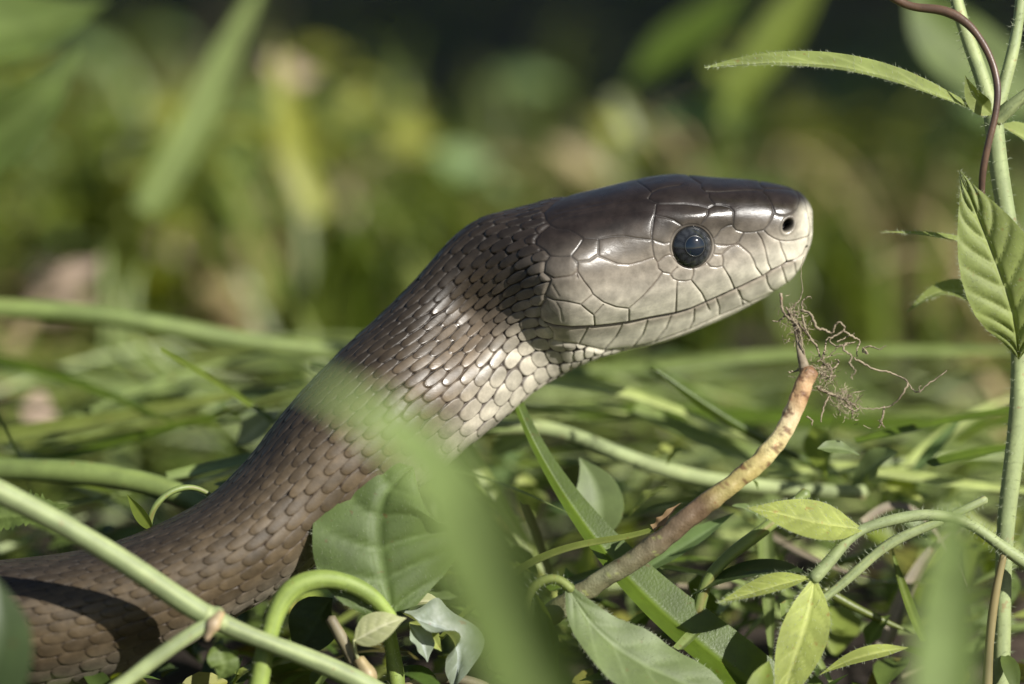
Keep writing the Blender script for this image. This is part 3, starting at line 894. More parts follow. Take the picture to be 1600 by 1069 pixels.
# thin blade with a withered tip
t = thing('grass_strand', base_of((740, 960, 10)), 'thin arching grass blade with a withered orange tip beside the root stem', 'grass blade')
leaf('blade', [(690, 1000, 30), (760, 935, 20), (830, 885, 5), (910, 855, -5), (980, 842, -10), (1030, 828, -14)], 12, M['blade_olive'], camvec(-.2, .9, .5), t, profile=[.6, .9, 1, 1, .9, .8, .6], nu=36, nv=7, fold=.5)
leaf('withered_tip', [(1022, 830, -14), (1038, 818, -16), (1047, 804, -16), (1064, 786, -14)], 11, M['dry'], camvec(-.3, .8, .6), t, profile=[.8, 1, .8, .35, .02], nu=18, nv=7, fold=.8, wave=.3)

# uprooted root stem under the chin
def build_root():
    t = thing('root_stem', base_of((840, 1000, -10)), 'bent brown and cream root stem pulled from the soil, below the chin', 'root')
    pts = [(770, 1040, 20), (845, 975, -5), (930, 912, -25), (1010, 862, -35), (1080, 805, -40), (1150, 752, -40), (1205, 702, -38), (1236, 652, -36), (1253, 608, -35), (1266, 578, -35)]
    def colf(tt, V):
        g = np.random.default_rng(4)
        n = len(V)
        stops = [0, .35, .5, .60, .66, .74, .82, .88, .93, .97, 1]
        cc = np.array([(.22, .22, .11), (.20, .20, .11), (.17, .13, .08), (.18, .12, .07), (.42, .36, .14), (.62, .54, .22), (.78, .68, .34), (.80, .68, .42), (.55, .36, .19), (.66, .46, .26), (.26, .14, .07)])
        c = np.stack([np.interp(tt, stops, cc[:, i]) for i in range(3)], 1)
        q = V / S
        z = np.sin(q[:, 0] * .14 + 2 * np.sin(q[:, 2] * .05)) + np.sin(q[:, 2] * .21 + q[:, 1] * .1 + 1) + .8 * np.sin(q[:, 0] * .43 + q[:, 2] * .37)
        patch = sstep(.9, 1.7, z) * sstep(.6, .7, tt)
        c = c + (np.array((.18, .085, .045)) - c) * (patch * .85)[:, None]
        warts = sstep(2.0, 2.4, z + .3 * g.normal(size=n)) * (1 - sstep(.45, .55, tt))
        return c + (np.array((.36, .40, .14)) - c) * warts[:, None]
    tube('stem', pts, [17, 17, 17, 16, 16.5, 16, 15, 15, 14.5, 13], M['root'], t, n=170, k=26, colf=colf, bump=.2, seed=2)
    tube('root_crown', [(1262, 590, -35), (1254, 565, -34), (1248, 540, -32), (1240, 505, -30), (1228, 480, -26)], [11, 6, 3.5, 2.5, 1.5], M['rootlet'], t, n=30, k=12, bump=.35, seed=9)
    z = lambda L: [(x / 4.453 + 1200, y / 4.453 + 440) for x, y in L]
    lines = [
     ([(600,535),(700,590),(760,615),(820,625),(900,655),(950,675),(1000,745),(1040,770),(1100,725),(1180,670),(1240,620)], 1.5),
     ([(950,675),(970,715),(930,790),(850,865),(740,885),(650,880)], 1.3),
     ([(810,870),(800,930),(790,965),(810,1020)], 1.4), ([(795,985),(765,965)], 1.0), ([(790,985),(765,1020)], .9),
     ([(540,855),(570,890),(620,905)], 1.2), ([(1060,765),(1050,735),(1068,722)], .8),
     ([(200,300),(180,190),(230,100),(235,0),(232,-90),(250,-170)], .7),
     ([(240,195),(240,140),(290,105),(305,120)], 1.1),
     ([(230,200),(290,220),(320,280),(340,325),(400,340),(440,360),(470,300),(490,285),(530,320),(480,370),(430,410),(450,440),(500,445)], 1.9),
     ([(530,340),(600,390),(635,410),(620,470),(620,520)], 1.6),
     ([(380,540),(400,440),(410,400),(440,380),(480,375)], 1.5),
     ([(500,445),(560,430),(610,420)], 1.5), ([(530,430),(530,480),(580,520),(570,580),(610,620),(575,665)], 1.5),
     ([(660,460),(690,500),(660,480),(700,450),(745,460),(770,470),(820,445)], 1.3),
     ([(200,240),(120,240),(80,270),(30,275)], 1.7), ([(90,90),(100,190),(130,240),(200,300),(230,400),(250,500),(260,550)], 2.0),
     ([(210,290),(300,400),(350,480),(380,560),(440,620),(440,690)], 1.8), ([(340,560),(430,520),(520,500)], .9),
     ([(350,740),(450,790),(550,830),(620,880)], 2.6), ([(420,800),(380,900),(370,980)], 1.6), ([(560,850),(590,930),(580,950)], 1.6),
     ([(440,620),(490,550),(470,540)], 1.4), ([(240,590),(200,620),(140,630)], 1.6), ([(370,640),(430,660),(470,650)], 1.8),
     ([(270,940),(300,960),(305,1000)], 1.3), ([(240,230),(260,330),(330,440)], 1.8), ([(215,330),(200,390),(240,470)], 1.3),
     ([(430,520),(470,470),(560,440)], .8), ([(360,600),(420,580),(440,640),(400,690)], 1.4), ([(480,420),(540,390),(600,360)], 1.0),
    ]
    g = np.random.default_rng(12)
    for k, (L, r) in enumerate(lines):
        a = np.array(z(L)); w = -30 + np.cumsum(g.normal(scale=4, size=len(a)))
        C, tt = smooth_path(np.stack([a[:, 0], a[:, 1], w], 1), max(12, 5 * len(a)))
        C = C + g.normal(scale=.55, size=C.shape)
        tube('rootlet', C, [r * 1.15, r, r * .8, r * .55], M['rootlet'], t, n=len(C) * 2, k=6, bump=.3, seed=k)
    # fuzz of fine root hairs round the crown
    B = []; D = []
    for c, nn in (((1265, 590), 110), ((1290, 585), 130), ((1250, 520), 110), ((1240, 490), 80), ((1320, 625), 110), ((1335, 635), 40)):
        uu = c[0] + g.normal(scale=9, size=nn); v_ = c[1] + g.normal(scale=12, size=nn)
        B.append(P(uu, v_, -30 + g.normal(scale=7, size=nn))); D.append(g.normal(size=(nn, 3)))
    hairs('root_hairs', np.concatenate(B), np.concatenate(D), 15, M['rootlet'], t, 5, 1.1)
build_root()

# tall hairy plant to the right
def hairy_leaf(t, pts, w, facing, seed, mat='leaf_hairy', n_e=200, n_f=500, hl=7, **k):
    lf, info = leaf('leaf', pts, w, M[mat], facing, t, seed=seed, **k)
    leaf_hairs(info, lf, M['hair'], n_e, n_f, hl, seed)
t = thing('hairy_herb', base_of((1575, 1120, 60)), 'tall hairy pale green herb with lance-shaped and broad veined leaves beside the snout', 'plant')
stem_with_hairs(t, [(1560, 1160, 70), (1566, 1000, 70), (1572, 820, 62), (1590, 660, 52), (1592, 520, 45), (1580, 380, 40), (1562, 270, 35), (1552, 180, 30)], [14, 14, 14, 15, 15, 14, 14, 17], M['stem_pale'], 'stem', 1100, 9, 70, 14, 1)
stem_with_hairs(t, [(1552, 185, 30), (1530, 110, 40), (1505, 40, 50), (1485, -40, 60)], [14, 12, 11, 10], M['stem_pale'], 'branch', 200, 9, 24, 12, 2)
stem_with_hairs(t, [(1552, 185, 30), (1575, 110, 40), (1590, 40, 55), (1600, -50, 70)], [12, 10, 9, 9], M['stem_pale'], 'branch', 200, 9, 24, 12, 3)
stem_with_hairs(t, [(1556, 190, 25), (1590, 158, 10), (1650, 120, 0)], [11, 10, 9], M['stem_pale'], 'branch', 120, 9, 20, 12, 4)
hairy_leaf(t, [(1540, 178, 24), (1480, 155, 5), (1400, 125, -12), (1310, 104, -20), (1210, 98, -14), (1100, 106, 0)], 34, camvec(.05, .82, .5), 21, profile=[.2, .5, .78, .95, 1, 1, .96, .88, .72, .45, .02], wr=27, nu=46, nv=17, fold=.35, vein=.02, nveins=5, n_e=260, n_f=300)
hairy_leaf(t, [(1592, 560, 20), (1585, 500, -10), (1560, 420, -20), (1525, 330, -15), (1500, 268, -5)], 62, camvec(-.2, .35, .9), 22, profile=OVATE, wr=66, nu=70, nv=41, fold=.22, vein=.07, nveins=8, vslope=.8, n_e=240, n_f=700, hl=6)
hairy_leaf(t, [(1590, 400, 55), (1500, 376, 60), (1440, 366, 62), (1376, 362, 66)], 9, camvec(0, .85, .5), 23, nu=24, nv=7, fold=.3, n_e=180, n_f=60)
hairy_leaf(t, [(1590, 500, 90), (1540, 470, 110), (1475, 455, 120), (1415, 490, 120)], 26, camvec(-.3, .75, .5), 24, nu=26, nv=11, fold=.3, n_e=120, n_f=60)
hairy_leaf(t, [(1550, 180, 20), (1522, 150, -4), (1508, 118, -10)], 16, camvec(-.5, .4, .8), 25, nu=16, nv=9, fold=.4, n_e=80, n_f=40)
hairy_leaf(t, [(1560, 195, 50), (1600, 215, 60), (1660, 260, 70)], 30, camvec(.2, .8, .5), 26, nu=16, nv=9, fold=.3, n_e=60, n_f=40)

# hairy shoot in the lower right
t = thing('hairy_shoot', base_of((1500, 1120, 40)), 'low hairy shoot with pale lime leaves lit from above, right of the root stem', 'plant')
stem_with_hairs(t, [(1640, 905, 25), (1560, 850, 10), (1505, 815, 5), (1440, 805, 0), (1385, 815, -5), (1335, 835, -12), (1300, 872, -18), (1270, 905, -22)], [12, 11, 9.5, 9, 9, 8.5, 8.5, 11], M['stem_pale'], 'stem', 700, 10, 60, 12, 5)
stem_with_hairs(t, [(1275, 945, -10), (1330, 900, -4), (1390, 850, 0), (1450, 822, 4), (1540, 780, 20)], [6, 8, 8, 7, 6], M['stem_pale'], 'stem', 380, 9, 40, 12, 6)
stem_with_hairs(t, [(1540, 1140, 30), (1545, 1020, 25), (1555, 930, 15), (1570, 860, 12)], [8, 8, 7, 6], M['straw'], 'dead_stem', 0, 9, 20, 10, 6)
hairy_leaf(t, [(1350, 828, -14), (1310, 822, -26), (1255, 812, -34), (1205, 800, -32), (1166, 794, -26)], 42, camvec(-.05, .72, .72), 31, mat='leaf_pale', wr=40, nu=44, nv=25, fold=.16, vein=.022, nveins=7, n_e=170, n_f=300, hl=6)
hairy_leaf(t, [(1268, 902, -22), (1225, 912, -34), (1170, 928, -38), (1120, 943, -34)], 22, camvec(0, .85, .5), 32, mat='leaf_pale', wr=26, nu=34, nv=17, fold=.25, vein=.02, nveins=5, n_e=160, n_f=120)
hairy_leaf(t, [(1272, 905, -24), (1262, 960, -40), (1240, 1030, -48), (1215, 1120, -50)], 40, camvec(.25, .6, .75), 33, mat='leaf_pale', wr=36, nu=44, nv=17, fold=.3, vein=.02, nveins=6, profile=LANCE, n_e=220, n_f=220)
hairy_leaf(t, [(1262, 895, 5), (1200, 890, 30), (1130, 905, 45), (1080, 930, 55)], 28, camvec(.1, .8, .4), 34, mat='leaf_dark', nu=20, nv=9, fold=.2, n_e=40, n_f=0)
hairy_leaf(t, [(1420, 1012, 60), (1370, 1020, 50), (1320, 1035, 45), (1280, 1055, 45)], 17, camvec(-.1, .8, .6), 35, mat='leaf_pale', nu=24, nv=9, fold=.2, n_e=60, n_f=40)

# brown tendril
t = tube('tendril', [(1380, -14, 10), (1425, 10, 4), (1470, 16, 0), (1510, 36, -6), (1542, 80, -14), (1558, 132, -22), (1554, 185, -26), (1540, 245, -24), (1534, 300, -10), (1545, 380, 20)], [7, 6.5, 8.5, 6, 6, 6, 6, 5.5, 5, 4], M['tendril'], n=70, k=10, bump=.12)
tag(t, 'thin brown dry tendril bending down beside the hairy herb', 'tendril')

# ---------------------------------------------------------------- blades close to the lens
t = tag(leaf('grass_strand', [(905, 1240, -1500), (835, 1060, -1560), (770, 900, -1640), (690, 760, -1720), (590, 665, -1800), (500, 610, -1860), (460, 590, -1890)], 54, M['blade_front'], camvec(-.3, .55, .8),
     profile=[1, 1, 1, 1, 1, .97, .9, .78, .6, .36, .05], nu=40, nv=9, fold=.3)[0], 'wide blurred green grass blade close in front of the snake neck', 'grass blade')
t = tag(leaf('grass_strand', [(1470, 1250, -1150), (1472, 1060, -1150), (1480, 930, -1160), (1488, 830, -1180), (1492, 780, -1190)], 44, M['blade_front'], camvec(.1, .4, .9), profile=[1, 1, 1, .95, .85, .6, .25], nu=30, nv=9, fold=.3)[0],
     'upright blurred grass blade close in front of the low hairy shoot', 'grass blade')
t = tag(leaf('leaf', [(-60, 1130, -520), (-20, 1050, -520), (0, 980, -510), (-10, 900, -500)], 62, M['leaf_dark'], camvec(.2, .5, .8), nu=24, nv=11, fold=.2, profile=[.5, .9, 1, .9, .7, .35, .02])[0],
     'dark blurred leaf overlapping the snake body at its lowest coil', 'leaf')

# ---------------------------------------------------------------- fallen grass just behind the snake
def lying(kind, pts, w, mat, label, cat=None, **k):
    if kind == 'tube':
        o = tube('grass_stalk', pts, w if isinstance(w, list) else [w, w, w * .9], M[mat], n=40, k=12)
    else:
        fc = k.pop('facing', camvec(0, .85, .5))
        o = leaf('grass_strand' if kind == 'blade' else 'leaf', pts, w, M[mat], fc, profile=GRASS if kind == 'blade' else OVATE, nu=k.pop('nu', 36), nv=k.pop('nv', 9), fold=k.pop('fold', .3), **k)[0]
    return tag(o, label, cat or {'tube': 'grass stalk', 'blade': 'grass blade', 'leaf': 'leaf'}[kind])
lying('tube', [(-200, 470, 600), (0, 482, 600), (150, 492, 600), (350, 528, 620), (560, 552, 650), (760, 560, 700)], 17, 'stem_dull', 'long grey-green grass stalk lying level behind the snake neck')
lying('blade', [(-200, 735, 420), (-60, 700, 420), (150, 664, 420), (330, 628, 450), (520, 590, 500)], 27, 'blade_olive', 'broad olive grass blade slanting up to the snake neck')
lying('blade', [(-100, 760, 450), (120, 712, 440), (300, 662, 450), (500, 615, 480)], 17, 'blade_dark', 'narrow dark blade lying under the broad olive blade')
lying('tube', [(-200, 740, 280), (0, 733, 260), (110, 738, 240), (220, 754, 220), (300, 782, 200), (400, 845, 170)], 19, 'stem_dull', 'thick dull green stalk bending down behind the snake back')
lying('blade', [(-150, 555, 750), (50, 585, 720), (200, 606, 700), (360, 612, 700), (540, 600, 720)], 26, 'blade_grey', 'wide grey-green blade lying low under the long level stalk')
lying('blade', [(700, 575, 350), (830, 594, 350), (950, 611, 350), (1075, 650, 380), (1220, 700, 420)], 20, 'blade_pale', 'pale shining grass blade sloping down from under the chin')
lying('blade', [(820, 600, 700), (950, 585, 700), (1100, 568, 700), (1350, 553, 720), (1800, 552, 760)], 20, 'blade_grey', 'long level grass blade passing behind the root hairs')
lying('blade', [(900, 650, 620), (1050, 650, 620), (1300, 664, 620), (1800, 655, 640)], 26, 'blade_dark', 'dark green blade lying level behind the root stem')
lying('tube', [(700, 680, 330), (860, 672, 310), (920, 690, 300), (1000, 722, 300), (1100, 748, 300), (1350, 770, 310)], 13, 'stem_pale', 'pale bent stalk arching behind the broad keeled blade')
lying('blade', [(990, 640, 420), (1100, 690, 400), (1240, 730, 390), (1450, 760, 380)], 24, 'blade_grey', 'soft grey-green blade crossing behind the upper root stem')
lying('leaf', [(930, 850, 150), (935, 800, 150), (925, 750, 160), (905, 715, 170)], 40, 'leaf_dull', 'dull oval leaf standing behind the broad keeled blade', facing=camvec(.1, .3, .9))
lying('leaf', [(985, 905, 90), (1040, 870, 95), (1090, 840, 100), (1150, 800, 110)], 27, 'leaf_grey', 'pale smooth leaf lying along under the root stem', facing=camvec(-.3, .8, .6))
lying('tube', [(1090, 960, 60), (1105, 910, 60), (1140, 868, 60), (1190, 830, 70), (1260, 770, 90)], 10, 'stem_dull', 'thin hooked stalk beneath the pale lime leaf')
lying('blade', [(1200, 745, 330), (1320, 735, 330), (1450, 752, 320), (1700, 775, 300)], 18, 'blade_pale', 'pale level blade behind the low hairy shoot')
lying('leaf', [(1420, 745, 350), (1450, 715, 350), (1480, 680, 350), (1508, 648, 360)], 14, 'leaf_grey', 'slim pale leaf pointing up beside the tall herb stem', facing=camvec(-.5, .5, .7))
lying('leaf', [(370, 695, 330), (395, 675, 330), (420, 655, 330), (445, 640, 330)], 24, 'leaf_cream', 'bright whitish leaf glinting behind the snake neck', facing=camvec(.2, .7, .7))
lying('leaf', [(-40, 812, 60), (20, 805, 60), (70, 800, 55), (110, 790, 50)], 38, 'leaf_mid', 'jagged green leaf lying behind the thick pale stem', facing=camvec(.1, .7, .7), serr=.5, wave=.1, vein=.03)
lying('tube', [(232, 826, 40), (238, 800, 35), (262, 772, 40), (300, 762, 55), (350, 790, 70)], [5, 5, 5, 4, 3], 'stem_dull', 'thin looping tendril stalk rising behind the snake back')
lying('leaf', [(240, 832, 30), (226, 812, 26), (212, 792, 24), (198, 772, 22)], 11, 'leaf_bgreen', 'tiny pointed green leaflet at the looping stalk', facing=camvec(-.5, .3, .8))
lying('leaf', [(345, 1005, -130), (345, 1022, -135), (350, 1040, -135), (340, 1062, -132)], 25, 'leaf_mid', 'small torn green leaf hanging below the stem joint', facing=camvec(.3, .2, .9), wave=.2, vein=.04)
lying('tube', [(620, 1080, 20), (700, 1060, 15), (760, 1075, 15), (860, 1120, 20)], 9, 'twig', 'short brown twig lying under the wilted leaf')

# ---------------------------------------------------------------- tangle of fallen grass behind and below the snake
g4 = np.random.default_rng(21)
def ground_v(w):
    """Where the soil shows at depth w, in photograph rows."""
    d = DIST + w * S
    # height of the point (row v) at depth d is zero
    return 534.5 + (CAM[2] + d * FWD[2]) / (UPV[2] * S * d / DIST)

CW = {'blade_olive': 'olive', 'blade_dark': 'deep green', 'grass': 'bright green', 'blade_grey': 'grey-green', 'stem_dull': 'dull green', 'straw': 'straw-yellow', 'stem_pale': 'pale green', 'blade_pale': 'whitish green', 'twig': 'brown',
      'leaf_mid': 'mid-green', 'leaf_dark': 'dark', 'leaf_dull': 'dull green', 'leaf_grey': 'grey-green', 'leaf_pale': 'pale lime', 'leaf_bgreen': 'fresh green', 'dry': 'withered brown'}
def fill_grass(count, u0, u1, w0, w1, vtop, mats, wid, group, label, ang=14, tubes=.2, ln=(250, 650)):
    for _ in range(count):
        w = g4.uniform(w0, w1); u = g4.uniform(u0, u1)
        gv = float(ground_v(w)); vt = vtop(u) if callable(vtop) else vtop
        v = g4.uniform(min(vt, gv - 30), gv - 5)
        a = math.radians(g4.normal(0, ang) + (8 if g4.random() < .5 else -10)); L = g4.uniform(*ln)
        dx, dy = math.cos(a) * L / 2, math.sin(a) * L / 2
        sag = g4.normal(0, 26); dw = g4.normal(0, 130)
        pts = []
        for s_ in (-1, -.35, .35, 1):
            vv = v + dy * s_ + sag * (1 - s_ * s_)
            ww = w + dw * s_
            pts.append((u + dx * s_, min(vv, float(ground_v(ww)) - 4), ww))
        lift = vt - 12 - min(p[1] for p in pts)                # none stands up out of the tangle
        if lift > 0:
            pts = [(p[0], min(p[1] + lift, float(ground_v(p[2])) - 2), p[2]) for p in pts]
        mk = mats[g4.integers(len(mats))]; mat = M[mk]; cw = CW[mk]
        h = g4.uniform(*wid)
        if g4.random() < tubes:
            V, F, _t, C = tube_geo(PT(pts), [h * .2, h * .55, h * .6, h * .55, h * .4, h * .06], 24, 8)
            o = obj('grass_stalk', V, F, mat, cols=np.ones((len(V), 3)))
            tag(o, cw + ' ' + label[0], 'grass stalk', cw + ' ' + group[0])
        else:
            o = leaf('grass_strand', pts, h, mat, camvec(g4.normal(0, .3), .8, .55), profile=GRASS, nu=20, nv=5, fold=.35, seed=int(g4.integers(999)))[0]
            tag(o, cw + ' ' + label[1], 'grass blade', cw + ' ' + group[1])
GR = ('fallen grass stalks behind the snake back', 'fallen grass blades behind the snake back')
LB = ('slender grass stalk lying blurred in the tangle behind the snake back', 'flat grass blade lying blurred in the tangle behind the snake back')
GR1 = ('fallen grass stalks behind the root stem', 'fallen grass blades behind the root stem')
LB1 = ('slender grass stalk lying blurred in the tangle behind the root stem', 'flat grass blade lying blurred in the tangle behind the root stem')
fill_grass(80, -150, 620, 250, 1700, lambda u: 545, ['blade_olive', 'blade_dark', 'grass', 'blade_grey', 'blade_grey', 'stem_dull', 'stem_pale'], (5, 15), GR, LB, ang=20)
fill_grass(120, 650, 1750, 260, 1900, lambda u: 585, ['blade_olive', 'blade_dark', 'blade_grey', 'blade_grey', 'grass', 'stem_dull', 'stem_pale', 'blade_pale'], (4, 14), GR1, LB1, ang=22)
GR2 = ('grass stalks low under the plants', 'grass blades low under the plants')
LB2 = ('thin grass stalk low among the leaves under the root stem', 'thin grass blade low among the leaves under the root stem')
fill_grass(34, 800, 1650, 70, 380, lambda u: 800, ['blade_dark', 'blade_olive', 'grass', 'stem_dull', 'blade_grey', 'twig'], (6, 14), GR2, LB2, ang=38, ln=(120, 300))

def fill_leaves(count, u0, u1, w0, w1, vtop, mats, size, group, label, name='leaf'):
    for _ in range(count):
        w = g4.uniform(w0, w1); u = g4.uniform(u0, u1); gv = float(ground_v(w))
        v = g4.uniform(min(vtop, gv - 25), gv - 6)
        a = g4.uniform(0, 6.283); L = g4.uniform(*size)
        dx, dy = math.cos(a) * L / 2, math.sin(a) * L / 2 * .8; dw = g4.normal(0, 20)
        pts = [(u + dx * s_, min(v + dy * s_ - 6 * (1 - s_ * s_), gv - 2), w + dw * s_) for s_ in (-1, -.3, .4, 1)]
        mk = mats[g4.integers(len(mats))]
        o = leaf(name, pts, L * g4.uniform(.2, .32), M[mk], camvec(g4.normal(0, .5), .75, g4.uniform(.2, .9)), nu=14, nv=7, fold=.25, wave=.12, seed=int(g4.integers(999)))[0]
        tag(o, CW[mk] + ' ' + label, 'leaf', CW[mk] + ' ' + group)
fill_leaves(90, 620, 1640, 80, 700, 700, ['leaf_mid', 'leaf_dull', 'leaf_grey', 'leaf_pale', 'leaf_pale', 'leaf_bgreen'], (40, 105), 'small leaves under the root stem', 'small leaf in the undergrowth below the root stem and hairy shoot')
fill_leaves(16, -80, 420, 120, 500, 770, ['leaf_mid', 'leaf_dark', 'leaf_dull', 'leaf_mid'], (60, 130), 'small leaves behind the snake back', 'small leaf in the shade behind the snake back')
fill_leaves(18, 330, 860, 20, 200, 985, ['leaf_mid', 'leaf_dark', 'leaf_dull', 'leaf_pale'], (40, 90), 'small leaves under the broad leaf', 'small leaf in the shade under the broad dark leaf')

# ---------------------------------------------------------------- herbs out of focus beyond
def herb(pos, height, nl, size, mat, smat, label, group, lean=(0, 0), seed=0):
    g = np.random.default_rng(seed)
    t = thing('leafy_herb', (float(pos[0]), float(pos[1]), 0.0), label, 'plant', group)
    top = np.array([pos[0] + lean[0], pos[1] + lean[1], height])
    W = np.array([[pos[0], pos[1], -.01], [pos[0] + lean[0] * .3, pos[1] + lean[1] * .3, height * .5], top])
    V, F, _t, C = tube_geo(W, [9, 8, 5], 12, 6)
    obj('stem', V, F, M[smat], t, cols=np.ones((len(V), 3)))
    for k in range(nl):
        f = (k + 1) / nl
        c = C[min(int(f * 11.9), 11)]
        a = k * 2.4 + g.uniform(-.5, .5); L = size * S * g.uniform(.7, 1.25)
        d = np.array([math.cos(a), math.sin(a), g.uniform(-.1, .6)]); d /= np.linalg.norm(d)
        Wl = np.array([c, c + d * L * .5 + [0, 0, L * .08], c + d * L - [0, 0, L * g.uniform(0, .2)]])
        V, F, cc, _i = leaf_geo(Wl, prof(OVATE, size * .30), prof(OVATE, size * .30), np.array([0, 0, 1.0]) + g.normal(scale=.25, size=3), nu=10, nv=5, fold=.2, seed=k)
        obj('leaf', V, F, M[mat], t, cols=cc)

def tuft(pos, height, nb, mat, label, group, seed=0, wid=13):
    g = np.random.default_rng(seed)
    t = thing('grass_tuft', (float(pos[0]), float(pos[1]), 0.0), label, 'grass', group)
    t['kind'] = 'thing'
    for k in range(nb):
        a = g.uniform(0, 6.283); h = height * g.uniform(.6, 1.15); sp = h * g.uniform(.25, 1.0)
        d = np.array([math.cos(a), math.sin(a), 0]); p0 = np.array([pos[0], pos[1], -.005]) + d * .008
        Wl = np.array([p0, p0 + d * sp * .3 + [0, 0, h * .55], p0 + d * sp * .7 + [0, 0, h * .9], p0 + d * sp * 1.15 + [0, 0, h * .85]])
        V, F, cc, _i = leaf_geo(Wl, prof(GRASS, wid), prof(GRASS, wid), norm(np.array([0, 0, 1.0]) - d * .6 + g.normal(scale=.2, size=3)), nu=12, nv=3, fold=.3, seed=k)
        obj('blade', V, F, M[mat], t, cols=cc)

HW = {'leaf_lime': 'yellow-green', 'leaf_bgreen': 'fresh green', 'leaf_grey': 'pale grey-green', 'leaf_mid': 'dark green', 'blade_olive': 'olive', 'blade_grey': 'grey-green', 'straw': 'dry straw-coloured', 'grass': 'bright green'}
def zone(x, y):
    k = x / (.133 * (DIST + y) / DIST)
    return 'the snake back' if k < -.35 else 'the snake neck' if k < 0 else 'the snake head' if k < .5 else 'the tall hairy herb'
def where(y): return 'close behind' if y < .45 else 'beyond' if y < .75 else 'far beyond'
def put_herb(x, y, h, mats, k):
    mat = mats[g4.integers(len(mats))]
    word = where(y) + ' ' + zone(x, y)
    herb((x, y), h, int(g4.integers(6, 11)), g4.uniform(90, 180), mat, 'leaf_bgreen', HW[mat] + ' leafy herb blurred in the grass ' + word, HW[mat] + ' herbs ' + word, (g4.normal(0, .015), g4.normal(0, .015)), k)
k = 0
for _ in range(60):
    y = g4.uniform(.26, 1.0); half = .135 * (DIST + y) / DIST
    x = g4.uniform(-half * 1.15, half * 1.15)
    hmax = max(.02, (.30 - .155 * (y + 1.1)) * .42) * (1.25 if x > half * .5 else .7)
    put_herb(x, y, hmax * g4.uniform(.6, 1.1), ['leaf_lime', 'leaf_bgreen', 'leaf_grey', 'leaf_mid', 'leaf_bgreen'], k); k += 1
for _ in range(60):                                            # the sunlit bank of herbs beyond the snake back
    y = g4.uniform(.35, .95); half = .133 * (DIST + y) / DIST
    x = -half * g4.uniform(.30, 1.15)
    put_herb(x, y, max(.03, .125 - .07 * y) * g4.uniform(.5, 1.15), ['leaf_lime', 'leaf_lime', 'leaf_bgreen', 'leaf_grey', 'leaf_bgreen'], k); k += 1
for _ in range(26):
    y = g4.uniform(.35, 1.0); half = .133 * (DIST + y) / DIST
    x = half * g4.uniform(.25, 1.1)
    put_herb(x, y, max(.03, .125 - .07 * y) * g4.uniform(.5, 1.1), ['leaf_bgreen', 'leaf_mid', 'leaf_lime', 'leaf_grey'], k); k += 1
for _ in range(95):
    y = g4.uniform(.22, .9); half = .135 * (DIST + y) / DIST
    x = g4.uniform(-half * 1.15, half * 1.15)
    mat = ['blade_olive', 'blade_grey', 'grass', 'grass', 'blade_olive', 'blade_olive', 'straw'][g4.integers(7)]
    word = where(y) + ' ' + zone(x, y)
    tuft((x, y), g4.uniform(.03, .085) * (1.25 if x < -half * .3 else 1), int(g4.integers(7, 13)), mat, HW[mat] + ' grass tuft blurred ' + word, HW[mat] + ' tufts ' + word, k, g4.uniform(10, 20)); k += 1

# dead leaves lying behind
for _ in range(44):
    y = g4.uniform(.38, .8); half = .135 * (DIST + y) / DIST
    x = g4.uniform(-half * 1.1, half * 1.1); a = g4.uniform(0, 6.28); L = g4.uniform(.012, .035)
    d = np.array([math.cos(a), math.sin(a), g4.normal(0, .15)]); c = np.array([x, y, g4.uniform(.004, .03)])
    mt = ['dry', 'dry_pink', 'straw'][g4.integers(3)]
    V, F, cc, _i = leaf_geo(np.array([c - d * L, c + [0, 0, .004], c + d * L]), prof(OVATE, L / S * .42), prof(OVATE, L / S * .42), np.array([g4.normal(0, .3), -.4, 1.0]), nu=10, nv=7, fold=.2, wave=.2, seed=int(g4.integers(999)))
    word = {'dry': 'brown', 'dry_pink': 'pinkish', 'straw': 'straw-yellow'}[mt]; wz = where(y) + ' ' + zone(x, y)
    tag(obj('dead_leaf', V, F, M[mt], cols=cc), word + ' dead leaf lying blurred ' + wz, 'dead leaf', word + ' dead leaves ' + wz)

# particular blurred plants
def big(pts, w, mat, label, facing, name='leaf', cat='leaf', profile=OVATE, **k):
    tag(leaf(name, pts, w, M[mat], facing, profile=profile, nu=24, nv=9, fold=.2, **k)[0], label, cat)
bl = thing('large_leaved_plant', base_of((-250, float(ground_v(1000)) - 2, 1000)), 'large-leaved dark green plant blurred above the long level stalk', 'plant')
tube('stem', [(-250, float(ground_v(1000)), 1000), (-235, 500, 1010), (-190, 230, 1040), (-150, 40, 1080), (-130, -60, 1100)], [16, 15, 13, 11, 8], M['stem_dull'], bl, n=40, k=12)
leaf('leaf', [(-150, 30, 1085), (0, 45, 1100), (90, 30, 1100), (170, 0, 1100)], 75, M['leaf_mid'], camvec(.1, .4, .9), bl, nu=24, nv=9, fold=.2)
leaf('leaf', [(-200, 290, 1035), (-60, 240, 960), (60, 160, 920), (130, 70, 920)], 70, M['leaf_mid'], camvec(.3, .3, .9), bl, nu=24, nv=9, fold=.2)
big([(225, 330, 1500), (290, 220, 1500), (350, 90, 1500), (430, -60, 1500)], 34, 'blade_grey', 'blurred grey-green grass blade leaning up behind the snake', camvec(.3, .3, .9), 'grass_strand', 'grass blade', GRASS)
big([(415, 90, 2300), (440, 110, 2300), (470, 120, 2300), (500, 115, 2300)], 34, 'dry_pink', 'pinkish dead leaf caught upright on the yellow-green stalks', camvec(.2, .5, .9), 'dead_leaf', 'dead leaf')
big([(500, 340, 2100), (465, 260, 2100), (445, 170, 2150), (430, 50, 2200)], 30, 'leaf_lime', 'blurred yellow-green blade rising behind the snake back', camvec(.1, .4, .9), 'grass_strand', 'grass blade', GRASS)
